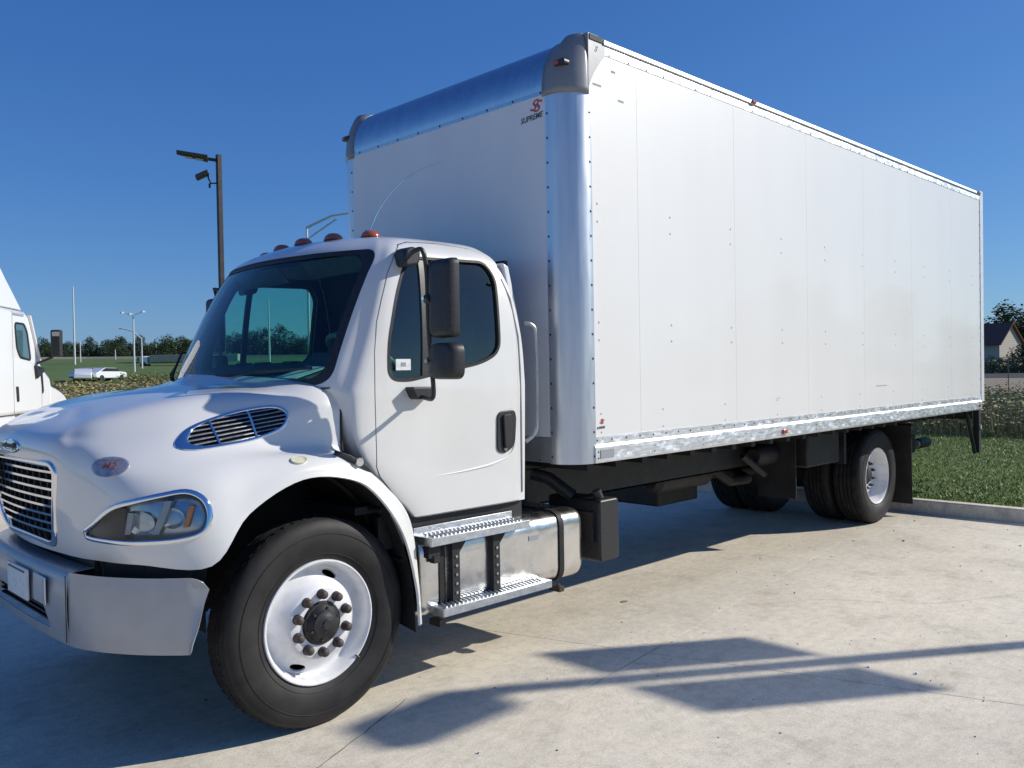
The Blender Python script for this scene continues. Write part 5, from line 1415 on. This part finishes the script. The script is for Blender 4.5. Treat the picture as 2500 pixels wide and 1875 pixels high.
while px < 1100:
    D = 246 + rn.uniform(-6, 10); x, y = polar(px, D)
    place_tree((i * 3) % 5, x, y, rn.uniform(.46, .58), rn.uniform(0, 6.28), "dark green broadleaf tree in the far tree line beyond the road", "trees in the far tree line")
    px += rn.uniform(30, 46); i += 1
ords = iter(('leftmost', 'second from left', 'middle', 'fourth from left', 'rightmost'))
for px, D, sc, k in ((352, 172, .42, 3), (392, 168, .50, 4), (432, 176, .48, 1), (478, 170, .50, 3), (520, 172, .55, 4)):
    x, y = polar(px, D); place_tree(k, x, y, sc, rn.uniform(0, 6), "round bushy tree standing before the far tree line, %s of five" % next(ords), "bushy trees in front of the tree line")
for px, D, sc, k in ((2436, 168, .98, 2), (2458, 176, .88, 0), (2490, 150, .80, 4), (2520, 150, .9, 1), (2400, 185, .8, 3), (2555, 160, 1.0, 2), (2481, 128, .45, 3)):
    x, y = polar(px, D); place_tree(k, x, y, sc, rn.uniform(0, 6), "leafy tree beside or behind the gabled house", "trees around the gabled house")
for ax_, D, sc, k in ((-16, 62, .52, 0), (-20, 66, .75, 2), (-24, 58, .62, 4), (-29, 70, .95, 1), (-33, 60, .55, 3), (-38, 66, .8, 0), (-45, 64, .6, 2), (-12, 75, .8, 4), (-52, 70, .7, 1), (-26, 80, 1.1, 0)):
    x = D * math.cos(R(ax_)); y = D * math.sin(R(ax_)); place_tree(k, x, y, sc * .85, rn.uniform(0, 6), "leafy tree growing across the lawn behind the viewer", "trees behind the viewer")

def weeds(name, n, fn, hmin, hmax, label, ybias=.35, leafm="weed_leaf"):
    rn = random.Random(hash(name) % 1000 if False else len(name) * 7); vs = []; fs = []; ms = []
    for _ in range(n):
        x, y = fn(rn); z = tz(x, y); h = rn.uniform(hmin, hmax); lean = Vector((rn.uniform(-.12, .12), rn.uniform(-.12, .12), 1))
        a = rn.uniform(0, math.tau); d = Vector((math.cos(a), math.sin(a), 0)) * .008
        b = Vector((x, y, z)); t = b + lean * h
        k = len(vs); vs += [b - d, b + d, t]; fs.append((k, k + 1, k + 2)); ms.append(0)
        for j in range(6):
            c_ = b + Vector((rn.uniform(-.2, .2), rn.uniform(-.2, .2), 0)); a = rn.uniform(0, math.tau); d = Vector((math.cos(a), math.sin(a), 0)) * rn.uniform(.006, .014); hh = h * rn.uniform(.55, 1.0)
            k = len(vs); vs += [c_ - d, c_ + d, c_ + Vector((rn.uniform(-.2, .2), rn.uniform(-.2, .2), hh))]; fs.append((k, k + 1, k + 2)); ms.append(0)
        for j in range(rn.randint(8, 12)):
            f = rn.uniform(.1, 1); q = rot_quad(b + lean * h * f + Vector((rn.uniform(-.14, .14), rn.uniform(-.14, .14), 0)), rn.uniform(.025, .065), rn); k = len(vs); vs += q; fs.append((k, k + 1, k + 2, k + 3)); ms.append(0)
        if rn.random() < ybias:
            for j in range(5):
                q = rot_quad(t + Vector((rn.uniform(-.10, .10), rn.uniform(-.10, .10), rn.uniform(-.12, .03))), rn.uniform(.03, .07), rn); k = len(vs); vs += q; fs.append((k, k + 1, k + 2, k + 3)); ms.append(1)
    mb = MB(); mb.add(vs, fs); mb.m = ms; o = mb.build(name, [leafm, "weed_yellow"], recalc=False); tag(o, label, "weeds", kind='stuff'); return o
def left_belt(rn):
    D = rn.uniform(24, 48); return polar(rn.uniform(60, 560), D)
weeds("tall_weeds", 6000, left_belt, .9, 1.5, "tall brown and yellow weeds growing beyond the lot on the left", .14)
def left_bush(rn):
    c = rn.choice(((300, 44), (330, 46), (385, 47), (425, 48), (460, 46), (345, 50), (500, 48))); return polar(c[0] + rn.gauss(0, 12), c[1] + rn.gauss(0, .8))
weeds("goldenrod_patch", 1100, left_bush, 1.1, 1.85, "leafy green and yellow weed thicket at the far edge of the weeds", .16, "bush_leaf")
def right_belt(rn): return rn.uniform(15.9, 25) if rn.random() < .9 else rn.uniform(25, 34), rn.uniform(-10, 16)
weeds("meadow_weeds", 8000, right_belt, .5, .92, "tall dry meadow weeds behind the lawn to the right", .12)
def house_bush(rn): return 112 + rn.gauss(0, 3), rn.uniform(12, 46)
o = None
# clipped and wild bushes below the house: each its own shrub
sh = make_tree("shrub", 1.7, 3.2, 31, "bush_leaf", 500, .20, .06)
shrub_n = 0
for px in range(2395, 2560, 13):
    x, y = polar(px + rn.uniform(-3, 3), 126 + rn.uniform(-3, 3))
    o = sh if shrub_n == 0 else copy_tree(sh); shrub_n += 1
    s_ = rn.uniform(.75, 1.15); o.location = (x, y, tz(x, y)); o.scale = (s_, s_, s_); o.rotation_euler = (0, 0, rn.uniform(0, 6)); tag(o, "low green shrub in the row below the gabled house", "shrub", "shrubs below the house")

# lawn blades
rn = random.Random(5); vs = []; fs = []
for _ in range(60000):
    x = 6.33 + 9.2 * rn.random() ** 1.25; y = rn.uniform(-4, 9.5)
    if y < 9.5 and y > 4 and x > 13: continue
    h = rn.uniform(.015, .045); a = rn.uniform(0, math.tau); w_ = rn.uniform(.005, .011); lx = rn.uniform(-.03, .03); ly = rn.uniform(-.03, .03)
    k = len(vs); dx, dy = math.cos(a) * w_, math.sin(a) * w_
    vs += [(x - dx, y - dy, .125), (x + dx, y + dy, .125), (x + lx, y + ly, .128 + h)]; fs.append((k, k + 1, k + 2))
mb = MB(); mb.add(vs, fs); o = mb.build("lawn_grass", "grass_blade", recalc=False); tag(o, "short green lawn grass growing beyond the kerb", "grass", kind='stuff')
vs = []; fs = []
for _ in range(160):
    x = rn.uniform(6.5, 15); y = rn.uniform(-3, 6); q = rot_quad(Vector((x, y, .20)), rn.uniform(.008, .016), rn, .2); k = len(vs); vs += q; fs.append((k, k + 1, k + 2, k + 3))
mb = MB(); mb.add(vs, fs); o = mb.build("clover_flowers", "clover_white", recalc=False); tag(o, "tiny white clover flowers scattered over the lawn", "flowers", kind='stuff')

# ---- lamp posts
mat("pole_bronze", (.030, .028, .028), .5, .3, noise=(8, (.045, .04, .038), .4, .7))
mat("fence_grey", (.13, .13, .13), .6, .3, noise=(6, (.18, .18, .18), .4, .7))
mat("pole_galv", (.62, .63, .64), .5, .2, noise=(6, (.7, .71, .72), .4, .7))
mat("lamp_glass", (.5, .5, .48), .2, coat=.5)
p = empty("lamp_post", (6.88, 18.94, .0), "dark bronze lamp post with one flat head and lower floodlight, beside the windshield", "lamp post")
p.rotation_euler = (0, 0, 0)
mb = MB(); mb.box((-.062, -.062, .6), (.062, .062, 7.78)); mb.build("pole", "pole_bronze", p, bevel=.006)
mb = MB(); mb.lathe([(.30, -.1), (.30, .62), (.27, .65), (0, .65)], (0, 0, 0), 'Z', 24); mb.build("footing", "concrete", p)
hd = Vector((-.91, .42, 0)).normalized(); hw = Vector((-hd.y, hd.x, 0))
def obox(mb, o, u, w, a0, a1, b0, b1, z0, z1, rise=0.0, mi=0, tip=1.0):
    o = Vector(o); vs = []
    for z in (0, 1):
        for a, b in ((a0, b0), (a1, b0 * tip), (a1, b1 * tip), (a0, b1)):
            q = o + u * a + w * b; zz = (z0 if z == 0 else z1) + rise * a
            if a == a1 and z == 0 and tip != 1: zz += (z1 - z0) * .45
            vs.append((q.x, q.y, zz))
    return mb.add(vs, [(0, 3, 2, 1), (4, 5, 6, 7), (0, 1, 5, 4), (1, 2, 6, 5), (2, 3, 7, 6), (3, 0, 4, 7)], mi)
mb = MB(); obox(mb, (0, 0, 0), hd, hw, .06, .30, -.04, .04, 7.58, 7.66, .1); obox(mb, (0, 0, 0), hd, hw, .28, 1.08, -.20, .20, 7.56, 7.68, .12, 0, .7); h_ = mb.build("lamp_head", "pole_bronze", p, bevel=.012)
mb = MB(); obox(mb, (0, 0, 0), hd, hw, .40, .60, -.12, .12, 7.552, 7.557, .12); obox(mb, (0, 0, 0), hd, hw, .68, .86, -.11, .11, 7.552, 7.557, .12); mb.build("lamp_lens", "lamp_glass", h_)
mb = MB(); M = Matrix.Translation((-.30, .13, 7.24)) @ Matrix.Rotation(math.atan2(hd.y, hd.x), 4, 'Z') @ Matrix.Rotation(R(28), 4, 'Y'); mb.box((-.06, -.17, -.05), (.30, .17, .07), 0, M); fl = mb.build("floodlight", "pole_bronze", p, bevel=.02)
mb = MB(); mb.tube([(-.04, .0, 7.0), (-.20, .08, 6.98), (-.26, .11, 7.12), (-.26, .11, 7.22)], .022, 8); mb.tube([(-.23, .10, 6.98), (-.23, .10, 6.86)], .03, 8); mb.build("flood_bracket", "pole_bronze", fl)

# the post whose shadow crosses the foreground
H = 5.5; ct = math.cos(SUN_EL) / math.sin(SUN_EL)
bx = -1.03 + .825 * ct * H; by = -.06 - .565 * ct * H
p2 = empty("banner_post", (bx, by, 0), "bronze lamp post carrying two banners, its shadow crossing the sunlit concrete", "lamp post")
mb = MB(); mb.box((-.05, -.05, .5), (.05, .05, H)); mb.build("pole", "pole_bronze", p2, bevel=.006)
mb = MB(); mb.lathe([(.28, -.1), (.28, .55), (.25, .58), (0, .58)], (0, 0, 0), 'Z', 24); mb.build("footing", "concrete", p2)
mb = MB(); mb.box((-.20, -.045, H - .10), (.05, .045, H - .02)); mb.prism(rounded([(-.83, -.20), (-.14, -.20), (-.14, .18), (-.83, .18)], .06), H - .11, H, 'Z'); mb.build("lamp_head", "pole_bronze", p2)
for (ya_, yb_, za_, zb_) in ((.14, .65, H - 1.287, H - .46), (-.66, -.15, H - 1.24, H - .41)):
    mb = MB(); mb.box((-.012, ya_, za_), (.012, yb_, zb_)); b_ = mb.build("banner", "white_metal", p2)
    mb = MB(); s_ = 1 if ya_ > 0 else -1; a_ = .04 * s_; e_ = (yb_ if s_ > 0 else ya_)
    for z in (za_ + .02, zb_ - .02): mb.tube([(.02, a_, z), (.02, e_, z)], .010, 8)
    mb.build("banner_bracket", "pole_bronze", b_)

def street_pole(px, ytop, D, label, arm=None, heads=None, r=.10, hy=None):
    x, y = polar(px, D); z0 = tz(x, y); hz = 901.5 + (1250 - px) * .01765
    zt_ = 1.7507 + (hz - ytop) * D / 2096 * math.cos(math.atan2(px - 1250, 2096)); 
    o = empty("street_light", (x, y, z0), label, "street light")
    mb = MB(); mb.tube([(0, 0, -.3), (0, 0, (zt_ - z0) * .5), (0, 0, zt_ - z0)], [r, r * .8, r * .6], 8); mb.build("pole", "pole_galv", o, smooth=True)
    rt = Vector((math.cos(R(44.81 - 90)), math.sin(R(44.81 - 90)), 0))
    if arm:
        a, b, c = arm   # metres right (negative left), rise, second arm flag
        q = rt * a; mb = MB(); mb.tube([(0, 0, zt_ - z0 - .1), (q.x * .5, q.y * .5, zt_ - z0 + b * .75), (q.x, q.y, zt_ - z0 + b)], [r * .8, r * .7, r * .6], 6)
        if c: mb.tube([(0, 0, zt_ - z0 - .9), (q.x * .6, q.y * .6, zt_ - z0 + b * .5)], r * .5, 6)
        am = mb.build("arm", "pole_galv", o, smooth=True)
        mb = MB(); mb.tube([(q.x, q.y, zt_ - z0 + b), (q.x * 1.15, q.y * 1.15, zt_ - z0 + b + .03)], [.10, .14], 8); mb.build("lamp_head", "pole_galv", am)
    if heads:
        for (a, z) in heads:
            q = rt * a; mb = MB(); mb.box((q.x - .22, q.y - .22, zt_ - z0 + z - .12), (q.x + .22, q.y + .22, zt_ - z0 + z + .12)); mb.tube([(0, 0, zt_ - z0 - .1), (q.x, q.y, zt_ - z0 + z)], .04, 6); mb.build("lamp_head", "pole_galv", o)
    return o
street_pole(166, 700, 165, "tallest pale street pole on the left, nearest the other truck's mirror", None, None, .17)
street_pole(180, 836, 178, "short pale pole directly right of the tallest street pole", None, None, .12)
street_pole(266, 854, 195, "faint distant pole midway along the grass embankment", None, None, .12)
street_pole(312, 769, 130, "pale street light with three small lamp heads at its top", None, [(-1.5, .3), (-.4, .1), (1.4, .4)], .15)
street_pole(331, 826, 142, "pale street light with one long arm reaching left", (-2.9, 1.5, False), None, .14)
street_pole(366, 838, 192, "pale pole against the trees, first right of the armed street light", None, None, .14)
street_pole(415, 842, 192, "pale pole against the trees nearest the windshield wiper", (1.6, .4, False), None, .14)
street_pole(742, 553, 60, "galvanised street light behind the cab whose arm ends at the cargo box", (3.4, .9, True), None, .115)
street_pole(644, 731, 100, "galvanised pole seen through the cab, left of the taller one", None, None, .13)

# ---- far vehicles
mat("car_white", (.78, .78, .78), .3, coat=1.0)
mat("car_silver", (.45, .46, .48), .3, .5, coat=1.0)
mat("cab_pane", (.06, .13, .15), .08, coat=1.0)
mat("car_glass", (.02, .025, .03), .08, coat=1.0)
mat("tail_red", (.4, .03, .02), .3)
def car(px, D, rz, matn, label):
    x, y = polar(px, D); o = empty("parked_car", (x, y, tz(x, y)), label, "car", "cars parked on the far slope"); o.rotation_euler = (0, 0, rz)
    mb = MB(); side = [(-2.2, .35), (-2.25, .75), (-2.1, .95), (-1.3, 1.02), (-.7, 1.42), (.9, 1.46), (1.8, 1.0), (2.2, .9), (2.25, .4), (1.7, .28), (-1.7, .28)]
    mb.prism(side, -.88, .88, 'Y'); mb.build("body", matn, o, bevel=.10)
    mb = MB(); mb.prism([(-1.22, 1.02), (-.68, 1.38), (.86, 1.42), (1.55, 1.05)], -.90, .90, 'Y'); mb.build("side_window", "car_glass", o, bevel=.03)
    mb = MB(); mb.add([(-1.36, -.70, 1.03), (-1.36, .70, 1.03), (-.76, .62, 1.42), (-.76, -.62, 1.42), (-1.30, -.70, 1.0), (-1.30, .70, 1.0), (-.70, .62, 1.39), (-.70, -.62, 1.39)], [(0, 1, 2, 3), (4, 7, 6, 5), (0, 4, 5, 1), (1, 5, 6, 2), (2, 6, 7, 3), (3, 7, 4, 0)]); mb.build("windscreen", "car_glass", o)
    for wx in (-1.4, 1.4):
        for wy in (-.80, .80):
            mb = MB(); mb.lathe([(.0, -.11), (.20, -.11), (.33, -.09), (.33, .09), (.20, .11), (0, .11)], (wx, wy, .33), 'Y', 18); mb.build("wheel", "rubber", o)
    for wy in (-.62, .62):
        mb = MB(); mb.box((-2.27, wy - .16, .68), (-2.22, wy + .16, .80)); mb.build("headlight", "chrome", o)
    return o
car(186, 104, R(250), "car_white", "white parked car at the foot of the tallest street pole")
car(207, 107, R(190), "car_silver", "silver parked car right behind the leftmost white car")
car(241, 106, R(205), "car_white", "white parked car farthest right, below the grass embankment")
x, y = polar(432, 152); t_ = empty("semi_trailer", (x, y, tz(x, y) - .25), "long pale grey trailer behind the weeds beside the windshield wiper", "trailer"); t_.rotation_euler = (0, 0, R(-38))
mb = MB(); mb.box((-5, -1.25, .9), (9, 1.25, 2.05)); mb.build("body", "far_road_grey", t_, bevel=.04)
mb = MB(); mb.box((-6.6, -1.2, .5), (-5.3, 1.2, 1.9)); mb.build("tractor_cab", "car_white", t_, bevel=.2)
for wx in (-6, 5, 6.2):
    mb = MB(); mb.lathe([(0, -1.2), (.5, -1.2), (.5, 1.2), (0, 1.2)], (wx, 0, .5), 'Y', 18); mb.build("wheel", "rubber", t_)

# ---- house on the right
mat("siding", (.52, .45, .37), .8, noise=(3, (.46, .40, .33), .4, .7))
mat("shingle", (.17, .085, .07), 1.0, spec=.05, noise=(6, (.22, .12, .10), .4, .7))
mat("house_trim", (.55, .53, .48), .7)
hx, hy = polar(2449, 140)
hs = empty("house", (hx, hy, tz(hx, hy)), "beige gabled house with a dark brown roof beyond the field at the right", "house"); hs.rotation_euler = (0, 0, R(84)); hs.scale = (.85, .85, .85)
# local frame: gable end faces local -Y... ridge runs along local +X
def hb(name, poly, a, b, ax_, m, par=hs, **k):
    mb = MB(); mb.prism(poly, a, b, ax_); return mb.build(name, m, par, **k)
wall = hb("wall", [(-4.4, 0), (4.4, 0), (4.4, 4.9), (0, 8.0), (-4.4, 4.9)], 0, 11, 'X', "siding")
for s in (-1, 1):
    vs = [(-.5, s * 5.0, 4.62), (11.5, s * 5.0, 4.62), (11.5, 0, 8.22), (-.5, 0, 8.22)]; vs += [(x_, y_, z_ - .22) for x_, y_, z_ in vs]
    mb = MB(); mb.add(vs, [(0, 1, 2, 3), (4, 7, 6, 5), (0, 4, 5, 1), (1, 5, 6, 2), (2, 6, 7, 3), (3, 7, 4, 0)]); mb.build("roof", "shingle", hs)
mb = MB()
for z in [i * .35 for i in range(1, 20)]:
    w_ = 4.4 if z < 4.9 else 4.4 * (8.0 - z) / 3.1
    if w_ > .2: mb.box((-.03, -w_, z), (0, w_, z + .03))
o = mb.build("siding_board", "house_trim", hs); o['kind'] = 'stuff'
mb = MB(); mb.box((-.06, -.5, 1.4), (0.02, .5, 2.6)); w1 = mb.build("window", "house_trim", hs)
mb = MB(); mb.box((-.08, -.42, 1.48), (-.061, .42, 2.52)); mb.build("pane", "car_glass", w1)
# chain-link fence between meadow and field
fe = empty("chain_link_fence", (34.5, 0, tz(34.5, 0)), "grey chain-link fence along the back of the meadow at the right", "fence")
mb = MB()
for i in range(9): pass
for i in range(8):
    mb = MB(); mb.tube([(0, -8 + i * 3.0, -.1), (0, -8 + i * 3.0, 1.78)], .02, 8); mb.build("post", "fence_grey", fe)
mb = MB(); mb.tube([(0, -8, 1.76), (0, 13, 1.76)], .012, 6); mb.build("top_rail", "fence_grey", fe)
mb = MB()
h_f = 1.70; k_ = 0
yy = -8 - h_f
while yy < 13:
    for s in (1, -1):
        a_ = (yy, 0) if s > 0 else (yy, h_f); b_ = (yy + h_f, h_f) if s > 0 else (yy + h_f, 0)
        y0_, z0_ = a_; y1_, z1_ = b_
        if y0_ < -8:
            f_ = (-8 - y0_) / (y1_ - y0_); y0_ = -8; z0_ += (z1_ - z0_) * f_
        if y1_ > 13:
            f_ = (y1_ - 13) / (y1_ - y0_); z1_ -= (z1_ - z0_) * f_; y1_ = 13
        w_ = .005; mb.add([(-.003, y0_, z0_ + .04 - w_), (-.003, y0_, z0_ + .04 + w_), (-.003, y1_, z1_ + .04 + w_), (-.003, y1_, z1_ + .04 - w_), (.003, y0_, z0_ + .04), (.003, y1_, z1_ + .04)], [(0, 3, 2, 1), (0, 4, 5, 3), (1, 2, 5, 4)])
    yy += .11
o = mb.build("wire_mesh", "fence_grey", fe, recalc=False); o['kind'] = 'stuff'

# ---- the other white truck at the left edge
D55 = R(55)
t2 = empty("highway_tractor", (.311, 13.211, 0), "white highway tractor with a tall roof fairing at the left edge, seen behind the hood", "truck"); t2.rotation_euler = (0, 0, D55)
WT = 2.45
def slabp(name, poly, a=0.0, b=WT, m="car_white", par=t2, bev=.04):
    mb = MB(); mb.prism(poly, a, b, 'Y'); return mb.build(name, m, par, bevel=bev)
body = slabp("cab_body", [(-3.2, 1.12), (1.0, 1.12), (1.45, 1.06), (1.44, 1.74), (1.07, 1.92), (.90, 2.06), (.42, 2.86), (.25, 2.93), (-3.2, 2.97)], 0, WT, "car_white", t2, .06)
apply_mods(body)
wpoly = rounded([(-.22, 2.69), (.20, 2.69), (.33, 2.55), (.46, 2.07), (-.03, 2.11), (-.17, 2.27)], .07)
mb = MB(); mb.prism(g2(wpoly, .025), -.006, .03, 'Y'); wf_ = mb.build("window_seal", "rubber", t2)
mb = MB(); mb.prism([(x_ if x_ < .16 else x_ - .07, z_) for x_, z_ in g2(wpoly, -.015)], -.012, -.0065, 'Y'); wd_ = mb.build("door_window", "cab_pane", t2)
fair = spline([(-3.2, 4.02, 0), (-2.0, 3.98, 0), (-1.2, 3.84, 0), (-.75, 3.64, 0), (-.47, 3.43, 0), (-.17, 3.21, 0), (.16, 2.96, 0)], 5)
slabp("roof_fairing", [(p_.x, p_.y) for p_ in fair] + [(.16, 2.935), (-3.2, 2.975)], .03, WT - .03, "car_white", t2, .05)
slabp("cab_skirt", [(-3.2, .45), (-.25, .45), (-.25, .93), (-.22, 1.10), (-3.2, 1.10)], .02, .14, "car_white", t2, .02)
slabp("cab_skirt", [(.14, .60), (1.42, .60), (1.42, 1.04), (.14, 1.09)], .02, .14, "car_white", t2, .02)
# tapered hood with fender
hp = [(1.46, 1.70), (1.50, 1.58), (1.75, 1.53), (2.03, 1.46), (2.25, 1.38), (2.40, 1.29), (2.50, 1.17), (2.54, .95), (2.54, .60), (2.42, .60), (2.40, .80), (2.30, .96), (2.15, 1.07), (1.98, 1.12), (1.80, 1.10), (1.64, 1.03), (1.54, .90), (1.48, .75)]
slabp("hood_fender", hp, .02, .60, "car_white", t2, .05)
slabp("hood_fender", hp, WT - .60, WT - .02, "car_white", t2, .05)
slabp("hood", [(1.46, 1.78), (2.1, 1.62), (2.55, 1.42), (2.72, 1.2), (2.74, .6), (1.46, .6)], .60, WT - .60, "car_white", t2, .08)
mb = MB(); mb.box((2.68, .05, .35), (2.86, WT - .05, .72)); mb.build("bumper", "bumper_grey", t2, bevel=.05)
for (xa, xb, za, zb) in ((-.335, -.325, 1.13, 2.90), ):
    mb = MB(); mb.box((xa, -.004, za), (xb, .0, zb)); mb.build("door_seam", "seam_grey", t2)
mb = MB(); mb.box((-.33, -.004, 1.13), (.98, .0, 1.142)); mb.build("door_seam", "seam_grey", t2)
mb = MB(); mb.box((.95, -.004, 1.13), (.96, .0, 1.80)); mb.build("door_seam", "seam_grey", t2)
mb = MB(); mb.prism(rounded([(-.24, 1.60), (-.14, 1.60), (-.12, 1.34), (-.21, 1.33)], .03), -.012, 0, 'Y'); mb.build("door_handle", "black_plastic", t2)
mb = MB(); mb.box((-.30, -.012, 2.83), (.16, -.001, 2.87)); mb.build("drip_rail", "seam_grey", t2)
mb = MB(); mb.box((.42, -.01, 1.075), (1.0, .0, 1.125)); mb.build("side_marker", "nut_red", t2)
mb = MB(); mb.tube([(.42, -.01, 2.86), (.84, -.02, 2.04)], .034, 8); mb.build("pillar_trim", "car_white", t2, smooth=True)
mb = MB(); mb.prism([(.60, 1.98), (.98, 1.93), (1.02, 1.86), (.66, 1.72)], -.05, 0, 'Y'); mb.build("mirror_base", "black_plastic", t2, bevel=.02)
mb = MB(); mb.prism([(.92, 1.80), (.97, 1.84), (1.02, 1.50), (.98, 1.45)], -.02, 0, 'Y'); mb.build("cowl_vent", "black_plastic", t2)
mb = MB(); mb.tube([(.66, -.02, 2.0), (.75, -.28, 2.12)], .022, 8); ma = mb.build("mirror_arm", "black_plastic", t2)
mb = MB(); mb.prism(rounded([(.68, 2.12), (.80, 2.12), (.82, 2.62), (.68, 2.62)], .04), -.44, -.26, 'Y'); mb.build("mirror_head", "seam_dark", ma, bevel=.03)
mb = MB(); mb.box((.665, -.42, 2.50), (.679, -.30, 2.58)); mb.build("mirror_patch", "cast_grey", ma)
for wx in (1.98, -3.6, -4.9):
    for y_ in (.18, WT - .48):
        mb = MB(); mb.lathe([(.28, 0), (.30, -.02), (.42, -.03), (.49, 0), (.51, .04), (.51, .26), (.48, .30), (.28, .28)], (wx, y_, .51), 'Y', 40, close=True); wl_ = mb.build("wheel", "rubber", t2, smooth=True)
        mb = MB(); mb.lathe([(.285, .03), (.26, .06), (.2, .03), (.12, .0), (.0, -.02)], (wx, y_, .51), 'Y', 32); mb.build("rim", "white_metal", wl_, smooth=True)
mb = MB(); mb.box((-5.6, .8, .75), (1.5, .88, 1.0)); mb.box((-5.6, WT - .88, .75), (1.5, WT - .8, 1.0)); mb.build("frame_rail", "black_frame", t2)
